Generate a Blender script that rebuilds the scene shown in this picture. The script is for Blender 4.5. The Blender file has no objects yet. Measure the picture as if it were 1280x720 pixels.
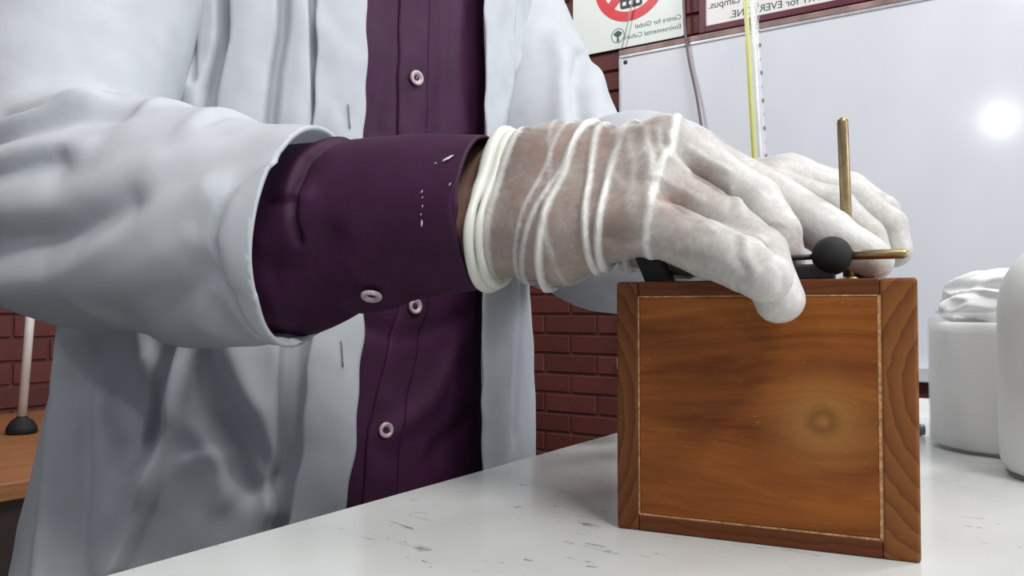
import bpy, bmesh, math, random
import numpy as np
from mathutils import Vector, Matrix

random.seed(7)
SC = bpy.context.scene
COL = SC.collection

# ------------------------------------------------------------------ camera
TABLE_Z = 0.900
EYE = Vector((0.0, 0.0, TABLE_Z + 0.0879))
YAW = math.radians(33.6)                 # camera looks this far left of the wall's normal
FOCAL = 1015.0                           # in pixels of the 1280-wide frame
PITCH = math.atan(29.0 / FOCAL)
cam_data = bpy.data.cameras.new('camera')
cam_data.sensor_width = 36.0
cam_data.lens = FOCAL / 1280.0 * 36.0
cam_data.clip_start = 0.01
cam = bpy.data.objects.new('camera', cam_data)
COL.objects.link(cam)
cam.location = EYE
cam.rotation_euler = (math.pi / 2 + PITCH, 0.0, YAW)
SC.camera = cam

# ------------------------------------------------------------------ world, lights, exposure
SC.view_settings.view_transform = 'Standard'
SC.view_settings.look = 'None'
SC.view_settings.exposure = 0.0
SC.view_settings.gamma = 1.0
SC.view_settings.use_curve_mapping = False
world = bpy.data.worlds.new('room_daylight')
SC.world = world
world.use_nodes = True
world.node_tree.nodes['Background'].inputs[0].default_value = (0.80, 0.88, 1.0, 1)
world.node_tree.nodes['Background'].inputs[1].default_value = 0.34

_c, _s = math.cos(YAW), math.sin(YAW)


def G(x, y, z):
    """Metres right of, ahead of and above the camera point -> world."""
    return Vector((EYE.x + _c * x - _s * y, EYE.y + _s * x + _c * y, EYE.z + z))


def area_lamp(name, loc, aim, sx, sy, watts, colour=(1, 1, 1)):
    d = bpy.data.lights.new(name, 'AREA')
    d.shape = 'RECTANGLE'
    d.size, d.size_y = sx, sy
    d.energy = watts
    d.color = colour
    o = bpy.data.objects.new(name, d)
    COL.objects.link(o)
    o.location = loc
    o.rotation_euler = (Vector(aim) - Vector(loc)).to_track_quat('-Z', 'Y').to_euler()
    return o


area_lamp('ceiling_tube_lamp', G(0.62, -0.75, 1.5), G(0.1, 0.5, 0.0), 0.6, 0.2, 24, (1.0, 0.98, 0.95))
area_lamp('ceiling_tube_lamp', G(0.35, 0.15, 1.85), G(0.2, 0.5, 0.0), 1.2, 0.22, 9, (1.0, 0.98, 0.96))
area_lamp('ceiling_tube_lamp', G(-0.5, 2.2, 1.85), G(-0.3, 1.9, -0.5), 1.3, 0.25, 26, (0.96, 0.98, 1.0))
area_lamp('ceiling_tube_lamp', G(1.6, 0.9, 1.85), G(1.0, 1.8, 0.1), 1.3, 0.25, 29, (0.97, 0.98, 1.0))
area_lamp('side_fill_light', G(2.4, -0.5, 0.45), G(0.0, 0.62, -0.05), 1.3, 1.0, 30, (0.93, 0.97, 1.0))  # added soft fill from the right, brightens the lower coat
_pl = bpy.data.lights.new('pendant_bulb_lamp', 'POINT')
_pl.energy = 17
_pl.shadow_soft_size = 0.06
_po = bpy.data.objects.new('pendant_bulb_lamp', _pl)
COL.objects.link(_po)
_po.location = (-0.29, -1.5, EYE.z + 1.39)


# ------------------------------------------------------------------ helpers: points
_cp, _sp = math.cos(PITCH), math.sin(PITCH)
FWD = Vector((-_s * _cp, _c * _cp, _sp))
RGT = Vector((_c, _s, 0.0))
UPV = RGT.cross(FWD)


def ray(px, py):
    return FWD + RGT * ((px - 640.0) / FOCAL) + UPV * ((360.0 - py) / FOCAL)


def at(px, py, d):
    """The point seen at (px, py) in the photograph, d metres ahead."""
    return EYE + ray(px, py) * d


def V3(v):
    return np.array((v[0], v[1], v[2]), dtype=np.float64)


# ------------------------------------------------------------------ helpers: objects
def tag(o, label=None, cat=None, group=None, kind=None):
    if label:
        o['label'] = label
    if cat:
        o['category'] = cat
    if group:
        o['group'] = group
    if kind:
        o['kind'] = kind
    return o


def empty(name, loc, rz=0.0):
    o = bpy.data.objects.new(name, None)
    o.empty_display_size = 0.05
    o.location = loc
    o.rotation_euler = (0, 0, rz)
    COL.objects.link(o)
    return o


def world_of(o):
    m = Matrix.LocRotScale(o.location, o.rotation_euler, o.scale)
    return world_of(o.parent) @ m if o.parent else m


def link(name, mesh, mat=None, parent=None, smooth=False, local=False):
    """Links a mesh; world-space coordinates stay put under the parent unless local."""
    o = bpy.data.objects.new(name, mesh)
    if mat is not None and len(mesh.materials) == 0:
        mesh.materials.append(mat)
    if smooth:
        mesh.polygons.foreach_set('use_smooth', [True] * len(mesh.polygons))
    COL.objects.link(o)
    if parent is not None:
        if not local:
            mesh.transform(world_of(parent).inverted())
        o.parent = parent
    return o


def mesh_from(name, verts, faces):
    me = bpy.data.meshes.new(name)
    if isinstance(verts, np.ndarray):
        faces = np.asarray(faces, dtype=np.int32)
        nv, nf, k = len(verts), len(faces), faces.shape[1]
        me.vertices.add(nv)
        me.vertices.foreach_set('co', verts.astype(np.float32).ravel())
        me.loops.add(nf * k)
        me.loops.foreach_set('vertex_index', faces.ravel())
        me.polygons.add(nf)
        me.polygons.foreach_set('loop_start', np.arange(0, nf * k, k, dtype=np.int32))
        me.polygons.foreach_set('loop_total', np.full(nf, k, dtype=np.int32))
        me.update(calc_edges=True)
        me.validate()
    else:
        me.from_pydata([tuple(v) for v in verts], [], faces)
        me.update()
    return me


def bm_mesh(name, bm):
    me = bpy.data.meshes.new(name)
    bmesh.ops.recalc_face_normals(bm, faces=bm.faces)
    bm.to_mesh(me)
    bm.free()
    return me


def add_box(bm, lo, hi, bevel=0.0, seg=2):
    lo, hi = Vector(lo), Vector(hi)
    r = bmesh.ops.create_cube(bm, size=1.0)
    vs = r['verts']
    for v in vs:
        v.co = Vector([(lo[i] + hi[i]) / 2 + v.co[i] * (hi[i] - lo[i]) for i in range(3)])
    if bevel > 0:
        es = list({e for v in vs for e in v.link_edges})
        bmesh.ops.bevel(bm, geom=es, offset=bevel, segments=seg, profile=0.5, affect='EDGES')


def box_obj(name, lo, hi, mat, parent=None, bevel=0.0, local=False, seg=2):
    bm = bmesh.new()
    add_box(bm, lo, hi, bevel, seg)
    return link(name, bm_mesh(name, bm), mat, parent, local=local)


def lathe(profile, seg=48, origin=(0, 0, 0)):
    """profile: (r, z) pairs, turned about a vertical axis."""
    vs, fs = [], []
    n = len(profile)
    for r, z in profile:
        for k in range(seg):
            a = 2 * math.pi * k / seg
            vs.append((origin[0] + r * math.cos(a), origin[1] + r * math.sin(a), origin[2] + z))
    for i in range(n - 1):
        for k in range(seg):
            k2 = (k + 1) % seg
            fs.append((i * seg + k, i * seg + k2, (i + 1) * seg + k2, (i + 1) * seg + k))
    fs.append(tuple(reversed(range(seg))))
    fs.append(tuple((n - 1) * seg + k for k in range(seg)))
    return mesh_from('lathe', vs, fs)


def tube_mesh(pts, radii, seg=16, closed=False, cap=True):
    """A round tube along world points."""
    pts = [Vector(p) for p in pts]
    n = len(pts)
    if not hasattr(radii, '__len__'):
        radii = [radii] * n
    vs, fs = [], []
    up = Vector((0.123, 0.456, 0.88)).normalized()
    prev = None
    for i, p in enumerate(pts):
        a = pts[(i - 1) % n] if (closed or i > 0) else p
        b = pts[(i + 1) % n] if (closed or i < n - 1) else p
        t = (b - a).normalized()
        e = (up - t * up.dot(t)) if prev is None else (prev - t * prev.dot(t))
        e.normalize()
        prev = e
        f = t.cross(e)
        for k in range(seg):
            an = 2 * math.pi * k / seg
            vs.append(p + (e * math.cos(an) + f * math.sin(an)) * radii[i])
    for i in range(n if closed else n - 1):
        j = (i + 1) % n
        for k in range(seg):
            k2 = (k + 1) % seg
            fs.append((i * seg + k, i * seg + k2, j * seg + k2, j * seg + k))
    if cap and not closed:
        fs.append(tuple(reversed(range(seg))))
        fs.append(tuple((n - 1) * seg + k for k in range(seg)))
    return mesh_from('tube', vs, fs)


def catmull(pts, per=8):
    pts = [Vector(p) for p in pts]
    out = []
    for i in range(len(pts) - 1):
        p0, p1, p2, p3 = pts[max(i - 1, 0)], pts[i], pts[i + 1], pts[min(i + 2, len(pts) - 1)]
        for k in range(per):
            t = k / per
            out.append(0.5 * ((2 * p1) + (p2 - p0) * t + (2 * p0 - 5 * p1 + 4 * p2 - p3) * t * t
                              + (3 * p1 - p0 - 3 * p2 + p3) * t ** 3))
    out.append(pts[-1])
    return out


# ------------------------------------------------------------------ helpers: implicit bodies
def cone(a, b, ra, rb, k=0.006):
    return (V3(a), V3(b), float(ra), float(rb), float(k))


def cone_d(P, pr):
    a, b, ra, rb, _ = pr
    ba = b - a
    L = max(float(ba @ ba), 1e-12)
    t = np.clip(((P - a) @ ba) / L, 0, 1)
    q = P - a - t[..., None] * ba
    return np.sqrt((q * q).sum(-1)) - (ra + (rb - ra) * t)


def smin(a, b, k):
    if k <= 0:
        return np.minimum(a, b)
    h = np.maximum(k - np.abs(a - b), 0) / k
    return np.minimum(a, b) - h * h * k * 0.25


def sdf(P, prims):
    F = np.full(P.shape[:-1], 0.06)
    for pr in prims:
        F = smin(F, cone_d(P, pr), pr[4])
    return F


def sdf_grid(prims, h, pad=0.012, lo=None, hi=None):
    if lo is None:
        lo = np.min([np.minimum(p[0], p[1]) - max(p[2], p[3]) for p in prims], axis=0) - pad
    if hi is None:
        hi = np.max([np.maximum(p[0], p[1]) + max(p[2], p[3]) for p in prims], axis=0) + pad
    n = np.ceil((hi - lo) / h).astype(int) + 1
    ax = [lo[i] + h * np.arange(n[i]) for i in range(3)]
    F = np.full(tuple(n), 0.06)
    for p in prims:
        m = max(p[2], p[3]) + max(0.02, p[4] * 1.2)
        sl, sub = [], []
        for i in range(3):
            i0 = int(np.clip(np.searchsorted(ax[i], min(p[0][i], p[1][i]) - m), 0, n[i]))
            i1 = int(np.clip(np.searchsorted(ax[i], max(p[0][i], p[1][i]) + m), 0, n[i]))
            sl.append(slice(i0, i1))
            sub.append(ax[i][i0:i1])
        if min(len(q) for q in sub) == 0:
            continue
        P = np.stack(np.meshgrid(*sub, indexing='ij'), -1)
        F[tuple(sl)] = smin(F[tuple(sl)], cone_d(P, p), p[4])
    return F, lo, ax


CORN = np.array([(i, j, k) for i in (0, 1) for j in (0, 1) for k in (0, 1)])
EDGES = [(a, b) for a in range(8) for b in range(a + 1, 8) if np.abs(CORN[a] - CORN[b]).sum() == 1]


def surface_nets(F, lo, h):
    ins = F < 0
    n = np.array(F.shape)
    cnt = np.zeros(tuple(n - 1), dtype=np.int8)
    for c in CORN:
        cnt += ins[c[0]:n[0] - 1 + c[0], c[1]:n[1] - 1 + c[1], c[2]:n[2] - 1 + c[2]]
    act = np.argwhere((cnt > 0) & (cnt < 8))
    idx = np.full(tuple(n - 1), -1, dtype=np.int64)
    idx[tuple(act.T)] = np.arange(len(act))
    val = np.stack([F[tuple((act + c).T)] for c in CORN], 1)
    acc = np.zeros((len(act), 3))
    num = np.zeros(len(act))
    for a, b in EDGES:
        va, vb = val[:, a], val[:, b]
        m = (va < 0) != (vb < 0)
        t = np.where(m, va / np.where(np.abs(va - vb) < 1e-12, 1, va - vb), 0)
        acc += np.where(m[:, None], CORN[a] + t[:, None] * (CORN[b] - CORN[a]), 0)
        num += m
    verts = lo + h * (act + acc / np.maximum(num, 1)[:, None])
    quads = []
    for axis in range(3):
        o1, o2 = [i for i in range(3) if i != axis]
        sa = [slice(None)] * 3
        sb = [slice(None)] * 3
        sa[axis], sb[axis] = slice(0, -1), slice(1, None)
        cr = ins[tuple(sa)] != ins[tuple(sb)]
        e = np.argwhere(cr)
        ok = (e[:, o1] > 0) & (e[:, o2] > 0) & (e[:, o1] < n[o1] - 1) & (e[:, o2] < n[o2] - 1)
        e = e[ok]
        flip = ins[tuple(e.T)]
        q = []
        for d1, d2 in ((-1, -1), (0, -1), (0, 0), (-1, 0)):
            c = e.copy()
            c[:, o1] += d1
            c[:, o2] += d2
            q.append(idx[tuple(c.T)])
        q = np.stack(q, 1)
        if axis == 1:
            flip = ~flip
        q[~flip] = q[~flip][:, ::-1]
        quads.append(q)
    return verts, np.concatenate(quads)


def vertex_normals(v, q):
    fn = np.cross(v[q[:, 2]] - v[q[:, 0]], v[q[:, 3]] - v[q[:, 1]])
    N = np.zeros_like(v)
    for k in range(4):
        np.add.at(N, q[:, k], fn)
    return N / np.maximum(np.linalg.norm(N, axis=1), 1e-12)[:, None]


def cut_mesh(me, co, no):
    """Cuts a mesh clean at a plane; what lies along no is removed."""
    bm = bmesh.new()
    bm.from_mesh(me)
    bmesh.ops.bisect_plane(bm, geom=bm.verts[:] + bm.edges[:] + bm.faces[:], dist=1e-6, plane_co=Vector(co), plane_no=Vector(no), clear_outer=True)
    bm.to_mesh(me)
    bm.free()
    return me


# ------------------------------------------------------------------ helpers: cloth folds
def fold_value(uv, folds):
    """Sum of ridges and valleys along polylines on the cloth; widths differ left and right of the line."""
    D = np.zeros(len(uv))
    for fo in folds:
        pts, hgt, wl, wr = fo[:4]
        pw = fo[4] if len(fo) > 4 else 2
        pts = np.asarray(pts, float)
        best = np.full(len(uv), 1e9)
        side = np.zeros(len(uv))
        for i in range(len(pts) - 1):
            a, b = pts[i], pts[i + 1]
            ba = b - a
            t = np.clip(((uv - a) @ ba) / max(ba @ ba, 1e-12), 0, 1)
            q = uv - a - t[:, None] * ba
            d = np.sqrt((q * q).sum(1))
            m = d < best
            best = np.where(m, d, best)
            side = np.where(m, (ba[0] * q[:, 1] - ba[1] * q[:, 0]) / (math.sqrt(ba @ ba) * np.maximum(d, 1e-6) + 1e-12), side)
        w = wr + (wl - wr) * (0.5 + 0.5 * np.clip(side * 1.5, -1, 1))
        D += hgt * np.exp(-(best / w) ** pw)
    return D


def wob(P, f, seed=0.0):
    x, y, z = P[:, 0] * f + seed, P[:, 1] * f + 1.7 * seed, P[:, 2] * f - seed
    return (np.sin(x * 1.3 + 2.1 * np.sin(y * 0.7 + z)) + np.sin(y * 1.7 - 1.3 * np.sin(z * 0.9 - x))
            + np.sin(z * 1.1 + 1.7 * np.sin(x * 0.8 + y))) / 3.0


class Plane:
    """A flat working plane on a piece of cloth, for drawing its folds."""

    def __init__(s, origin, e1, e2):
        s.o, s.e1, s.e2 = Vector(origin), Vector(e1).normalized(), Vector(e2).normalized()
        s.n = s.e1.cross(s.e2)

    def uv(s, px, py):
        r = ray(px, py)
        t = (s.o - EYE).dot(s.n) / r.dot(s.n)
        p = EYE + r * t - s.o
        return (p.dot(s.e1), p.dot(s.e2))

    def of(s, P):
        q = P - V3(s.o)
        return np.stack([q @ V3(s.e1), q @ V3(s.e2)], 1)


# ------------------------------------------------------------------ materials
class NT:
    def __init__(s, name):
        s.m = bpy.data.materials.new(name)
        s.m.use_nodes = True
        s.t = s.m.node_tree
        s.b = s.t.nodes['Principled BSDF']
        s.out = s.t.nodes['Material Output']

    def n(s, kind, **kw):
        nd = s.t.nodes.new(kind)
        for k, v in kw.items():
            if k.startswith('i_'):
                nd.inputs[k[2:].replace('_', ' ')].default_value = v
            else:
                setattr(nd, k, v)
        return nd

    def l(s, a, b):
        s.t.links.new(a, b)

    def math(s, op, a, b=None, c=None, clamp=False):
        nd = s.t.nodes.new('ShaderNodeMath')
        nd.operation = op
        nd.use_clamp = clamp
        for i, x in enumerate((a, b, c)):
            if x is None:
                continue
            if isinstance(x, (int, float)):
                nd.inputs[i].default_value = x
            else:
                s.l(x, nd.inputs[i])
        return nd.outputs[0]

    def ramp(s, fac, stops, interp='LINEAR'):
        nd = s.t.nodes.new('ShaderNodeValToRGB')
        cr = nd.color_ramp
        cr.interpolation = interp
        while len(cr.elements) < len(stops):
            cr.elements.new(0.5)
        for e, (p, c) in zip(cr.elements, stops):
            e.position = p
            e.color = (c[0], c[1], c[2], 1) if hasattr(c, '__len__') else (c, c, c, 1)
        s.l(fac, nd.inputs[0])
        return nd.outputs[0]

    def mix(s, fac, a, b, mode='MIX'):
        nd = s.t.nodes.new('ShaderNodeMix')
        nd.data_type = 'RGBA'
        nd.blend_type = mode
        for i, x in ((0, fac), (6, a), (7, b)):
            if isinstance(x, (int, float)):
                nd.inputs[i].default_value = x
            elif isinstance(x, tuple):
                nd.inputs[i].default_value = (x[0], x[1], x[2], 1)
            else:
                s.l(x, nd.inputs[i])
        return nd.outputs[2]

    def coord(s, which='Object', scale=(1, 1, 1), loc=(0, 0, 0), rot=(0, 0, 0)):
        tc = s.t.nodes.new('ShaderNodeTexCoord')
        mp = s.t.nodes.new('ShaderNodeMapping')
        mp.inputs['Scale'].default_value = scale
        mp.inputs['Location'].default_value = loc
        mp.inputs['Rotation'].default_value = rot
        s.l(tc.outputs[which], mp.inputs[0])
        return mp.outputs[0]

    def noise(s, vec, scale=5, detail=3, rough=0.55, dist=0.0):
        nd = s.n('ShaderNodeTexNoise', i_Scale=scale, i_Detail=detail, i_Roughness=rough, i_Distortion=dist)
        if vec is not None:
            s.l(vec, nd.inputs['Vector'])
        return nd.outputs['Fac']

    def bump(s, h, strength=0.3, dist=0.001):
        nd = s.n('ShaderNodeBump', i_Strength=strength, i_Distance=dist)
        s.l(h, nd.inputs['Height'])
        s.l(nd.outputs[0], s.b.inputs['Normal'])

    def set(s, **kw):
        for k, v in kw.items():
            k = k.replace('_', ' ')
            if isinstance(v, (int, float)):
                s.b.inputs[k].default_value = v
            elif isinstance(v, tuple):
                s.b.inputs[k].default_value = (v[0], v[1], v[2], 1)
            else:
                s.l(v, s.b.inputs[k])
        return s


def simple(name, col, rough=0.5, metal=0.0, var=0.12, scale=30.0, bump=0.0, bscale=200.0, **kw):
    t = NT(name)
    nz = t.noise(t.coord(), scale, 4)
    lo = tuple(c * (1 - var) for c in col)
    hi = tuple(min(1, c * (1 + var)) for c in col)
    t.set(Base_Color=t.ramp(nz, [(0.3, lo), (0.7, hi)]), Roughness=rough, Metallic=metal, **kw)
    if bump > 0:
        t.bump(t.noise(t.coord(), bscale, 3), bump, 0.001)
    return t.m


def cloth(name, col, rough, weave=900.0, bump=0.15, sheen=0.0, var=0.05, thin=0.0):
    t = NT(name)
    co = t.coord()
    w = t.noise(co, weave, 2)
    big = t.noise(co, 60, 3)
    lo = tuple(c * (1 - var) for c in col)
    hi = tuple(min(1, c * (1 + var)) for c in col)
    t.set(Base_Color=t.ramp(big, [(0.3, lo), (0.7, hi)]), Roughness=rough, Sheen_Weight=sheen)
    t.b.inputs['Specular IOR Level'].default_value = 0.25
    hsum = t.math('ADD', t.math('MULTIPLY', w, 0.25), t.noise(co, 110, 4, 0.6))
    t.bump(hsum, bump, 0.0022)
    if thin > 0:
        tl = t.n('ShaderNodeBsdfTranslucent')
        tl.inputs['Color'].default_value = (0.86, 0.89, 0.93, 1)
        mx = t.n('ShaderNodeMixShader', i_Fac=thin)
        t.l(t.b.outputs[0], mx.inputs[1])
        t.l(tl.outputs[0], mx.inputs[2])
        t.l(mx.outputs[0], t.out.inputs[0])
    return t.m


M = {}
M['coat'] = cloth('white_cotton', (0.60, 0.625, 0.66), 0.8, bump=0.08, thin=0.28)
M['shirt'] = cloth('purple_cotton', (0.040, 0.0075, 0.034), 0.6, bump=0.2, var=0.15)
M['trousers'] = cloth('dark_cloth', (0.02, 0.02, 0.03), 0.8)
M['rubber'] = simple('black_rubber', (0.0045, 0.0045, 0.005), 0.75, bump=0.1)
M['bakelite'] = simple('black_bakelite', (0.006, 0.005, 0.005), 0.5)
M['brass'] = simple('brass', (0.33, 0.245, 0.135), 0.42, 1.0, var=0.25, scale=160)
M['aluminium'] = simple('aluminium', (0.55, 0.56, 0.58), 0.4, 0.6)
M['maroon_frame'] = simple('maroon_frame_paint', (0.10, 0.016, 0.026), 0.5, var=0.2)
M['mortar'] = simple('painted_mortar', (0.105, 0.034, 0.031), 0.85, var=0.2, bump=0.4)
M['leather'] = simple('black_leather', (0.015, 0.012, 0.01), 0.4)
M['hair'] = simple('dark_hair', (0.012, 0.01, 0.009), 0.5, bump=0.5, bscale=400)
M['cord'] = simple('brown_cable', (0.15, 0.10, 0.11), 0.5)
M['grey_cord'] = simple('grey_cord', (0.32, 0.31, 0.31), 0.6)
M['white_pole'] = simple('white_enamel', (0.60, 0.56, 0.54), 0.4)
M['poster'] = simple('sign_panel', (0.66, 0.70, 0.66), 0.4, var=0.03, scale=4)
M['poster_warm'] = simple('poster_paper', (0.74, 0.72, 0.70), 0.5, var=0.03, scale=4)
M['red'] = simple('red_print', (0.58, 0.020, 0.028), 0.4, var=0.05)
M['ink'] = simple('black_print', (0.02, 0.02, 0.02), 0.5)
M['ink_green'] = simple('dark_green_print', (0.035, 0.085, 0.065), 0.5)
M['ink_brown'] = simple('dark_brown_print', (0.075, 0.05, 0.045), 0.5)
M['ceiling'] = simple('white_ceiling_paint', (0.7, 0.7, 0.68), 0.9, var=0.03)
M['floor'] = simple('grey_floor_screed', (0.16, 0.15, 0.14), 0.6, var=0.2, scale=8)
M['yellow'] = simple('yellow_enamel_stripe', (0.62, 0.62, 0.03), 0.4, var=0.05)
M['eye_white'] = simple('eye_white', (0.7, 0.68, 0.64), 0.2)


def mat_brick():
    t = NT('maroon_painted_brick')
    info = t.n('ShaderNodeObjectInfo')
    co = t.coord()
    nz = t.noise(co, 45, 5, 0.65)
    shade = t.math('ADD', t.math('MULTIPLY', info.outputs['Random'], 0.45), t.math('MULTIPLY', nz, 0.7))
    t.set(Base_Color=t.ramp(shade, [(0.2, (0.062, 0.010, 0.007)), (0.6, (0.090, 0.0155, 0.0115)), (0.95, (0.115, 0.026, 0.020))]), Roughness=0.62)
    t.bump(t.noise(co, 120, 5, 0.7), 0.5, 0.003)
    return t.m


M['brick'] = mat_brick()


def mat_table():
    t = NT('white_gloss_table_paint')
    co = t.coord()
    base = t.ramp(t.noise(co, 9, 4), [(0.3, (0.57, 0.59, 0.58)), (0.7, (0.65, 0.665, 0.65))])
    # chips and dirty scuffs in the paint
    warp = t.noise(t.coord(scale=(1.0, 2.6, 1.0)), 26, 5, 0.62, 0.6)
    chip = t.ramp(warp, [(0.635, 0.0), (0.67, 1.0)])
    fine = t.ramp(t.noise(t.coord(scale=(1.0, 3.0, 1.0)), 85, 3, 0.6, 0.4), [(0.69, 0.0), (0.72, 1.0)])
    tot = t.math('MAXIMUM', t.math('MULTIPLY', chip, t.ramp(t.noise(co, 210, 2), [(0.4, 0.15), (0.62, 1.0)])), fine)
    col = t.mix(t.math('MULTIPLY', tot, 0.72), base, (0.15, 0.12, 0.10))
    smear = t.ramp(t.noise(t.coord(scale=(2.0, 1.0, 1.0)), 14, 3), [(0.5, 0.0), (0.75, 1.0)])
    col = t.mix(t.math('MULTIPLY', smear, 0.16), col, (0.44, 0.43, 0.40))
    rough = t.ramp(t.noise(co, 25, 4), [(0.3, 0.14), (0.75, 0.26)])
    t.set(Base_Color=col, Roughness=rough)
    t.b.inputs['Specular IOR Level'].default_value = 0.6
    t.bump(t.math('SUBTRACT', t.noise(co, 18, 2), t.math('MULTIPLY', tot, 0.5)), 0.10, 0.002)
    return t.m


M['table'] = mat_table()


def mat_wood_panel(knot):
    """Horizontal grain that flows round one knot; object axes x = width, z = height, in metres."""
    t = NT('oiled_wood_panel')
    tc = t.n('ShaderNodeTexCoord')
    sep = t.n('ShaderNodeSeparateXYZ')
    t.l(tc.outputs['Object'], sep.inputs[0])
    x, z = sep.outputs[0], sep.outputs[2]
    dx = t.math('SUBTRACT', x, knot[0])
    dz = t.math('SUBTRACT', z, knot[1])
    ex = t.math('MULTIPLY', dx, 0.9)
    r = t.math('SQRT', t.math('ADD', t.math('MULTIPLY', ex, ex), t.math('MULTIPLY', dz, dz)))
    # the grain is pushed away from the knot
    push = t.math('DIVIDE', t.math('MULTIPLY', dz, 0.00008), t.math('ADD', t.math('MULTIPLY', r, r), 0.00007))
    zz = t.math('SUBTRACT', z, t.math('MULTIPLY', push, 0.0065))
    zz = t.math('SUBTRACT', z, t.math('MULTIPLY', t.math('DIVIDE', dz, t.math('ADD', t.math('MULTIPLY', r, 60.0), 0.35)), 0.55))
    cmb = t.n('ShaderNodeCombineXYZ')
    t.l(t.math('MULTIPLY', x, 9.0), cmb.inputs[0])
    t.l(t.math('MULTIPLY', zz, 105.0), cmb.inputs[2])
    g1 = t.noise(cmb.outputs[0], 1.0, 4, 0.6, 0.5)
    cmb2 = t.n('ShaderNodeCombineXYZ')
    t.l(t.math('MULTIPLY', x, 60.0), cmb2.inputs[0])
    t.l(t.math('MULTIPLY', zz, 1500.0), cmb2.inputs[2])
    g2 = t.noise(cmb2.outputs[0], 1.0, 3, 0.6)
    g = t.math('ADD', t.math('MULTIPLY', g1, 0.8), t.math('MULTIPLY', g2, 0.2))
    col = t.ramp(g, [(0.30, (0.100, 0.023, 0.004)), (0.46, (0.19, 0.053, 0.009)), (0.60, (0.27, 0.084, 0.014)), (0.78, (0.34, 0.118, 0.022))])
    halo = t.ramp(r, [(0.0, 1.0), (0.004, 0.9), (0.013, 0.35), (0.024, 0.0)])
    col = t.mix(t.math('MULTIPLY', halo, 0.55), col, (0.52, 0.26, 0.07))
    rr = t.math('ADD', r, t.math('MULTIPLY', t.noise(tc.outputs['Object'], 320, 2), 0.0012))
    rings = t.ramp(rr, [(0.0, 0.1), (0.0012, 0.25), (0.0021, 0.95), (0.0030, 0.75), (0.0040, 0.9), (0.0046, 0.25), (0.0062, 0.1), (0.0070, 0.35), (0.0078, 0.05), (0.010, 0.0)])
    col = t.mix(t.math('MULTIPLY', rings, 0.72), col, (0.10, 0.034, 0.010))
    # dusty specks left in the pores
    sp = t.ramp(t.noise(t.coord(scale=(1, 1, 2.2)), 620, 2), [(0.70, 0.0), (0.76, 1.0)])
    col = t.mix(t.math('MULTIPLY', sp, 0.35), col, (0.60, 0.36, 0.15))
    t.set(Base_Color=col, Roughness=0.42)
    t.b.inputs['Specular IOR Level'].default_value = 0.2
    t.bump(g, 0.15, 0.0006)
    return t.m


def mat_wood_board(name, centre, freq, dark, light, squash=1.0):
    """End grain: curved year rings about a point off the board."""
    t = NT(name)
    tc = t.n('ShaderNodeTexCoord')
    sep = t.n('ShaderNodeSeparateXYZ')
    t.l(tc.outputs['Object'], sep.inputs[0])
    nz = t.noise(tc.outputs['Object'], 70, 3)
    dx = t.math('SUBTRACT', sep.outputs[0], centre[0])
    dz = t.math('MULTIPLY', t.math('SUBTRACT', sep.outputs[2], centre[1]), squash)
    r = t.math('SQRT', t.math('ADD', t.math('MULTIPLY', dx, dx), t.math('MULTIPLY', dz, dz)))
    r = t.math('ADD', r, t.math('MULTIPLY', nz, 0.005))
    saw = t.math('FRACT', t.math('MULTIPLY', r, freq))
    fine = t.noise(t.coord(scale=(1, 1, 0.2)), 900, 2)
    v = t.math('ADD', t.math('MULTIPLY', saw, 0.7), t.math('MULTIPLY', fine, 0.3))
    mid = tuple((a + b) / 2 for a, b in zip(dark, light))
    t.set(Base_Color=t.ramp(v, [(0.1, light), (0.55, mid), (0.82, dark), (0.95, light)]), Roughness=0.45)
    t.b.inputs['Specular IOR Level'].default_value = 0.2
    t.bump(v, 0.12, 0.0005)
    return t.m


def mat_skin():
    t = NT('brown_skin')
    co = t.coord()
    c = t.ramp(t.noise(co, 70, 4), [(0.3, (0.20, 0.115, 0.085)), (0.7, (0.29, 0.175, 0.135))])
    t.set(Base_Color=c, Roughness=0.5)
    t.b.inputs['Subsurface Weight'].default_value = 0.1
    t.b.inputs['Subsurface Radius'].default_value = (0.01, 0.004, 0.002)
    t.b.inputs['Subsurface Scale'].default_value = 0.3
    t.bump(t.noise(co, 350, 4), 0.25, 0.001)
    return t.m


M['skin'] = mat_skin()


def mat_glove():
    """Thin powdered latex: sheer where it is stretched, white where it bunches."""
    t = NT('powdered_latex_glove')
    at_ = t.n('ShaderNodeAttribute', attribute_name='thickness')
    co = t.coord()
    powder = t.ramp(t.noise(co, 75, 5, 0.65), [(0.35, 0.0), (0.68, 1.0)])
    speck = t.ramp(t.noise(co, 420, 3, 0.6), [(0.45, 0.0), (0.7, 1.0)])
    op = t.math('ADD', at_.outputs['Fac'], t.math('MULTIPLY', t.math('SUBTRACT', powder, 0.5), 0.17))
    op = t.math('ADD', op, t.math('MULTIPLY', t.math('SUBTRACT', speck, 0.5), 0.10), clamp=True)
    t.set(Base_Color=(0.68, 0.67, 0.645), Roughness=0.45)
    t.b.inputs['Specular IOR Level'].default_value = 0.4
    t.bump(t.math('ADD', t.noise(co, 150, 4, 0.6), t.math('MULTIPLY', powder, 0.4)), 0.22, 0.0016)
    tr = t.n('ShaderNodeBsdfTransparent')
    mx = t.n('ShaderNodeMixShader')
    t.l(op, mx.inputs[0])
    t.l(tr.outputs[0], mx.inputs[1])
    t.l(t.b.outputs[0], mx.inputs[2])
    t.l(mx.outputs[0], t.out.inputs[0])
    return t.m


M['glove'] = mat_glove()
M['glove_roll'] = simple('latex_bead', (0.68, 0.69, 0.63), 0.4, var=0.05, bump=0.1, bscale=150)


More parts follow.
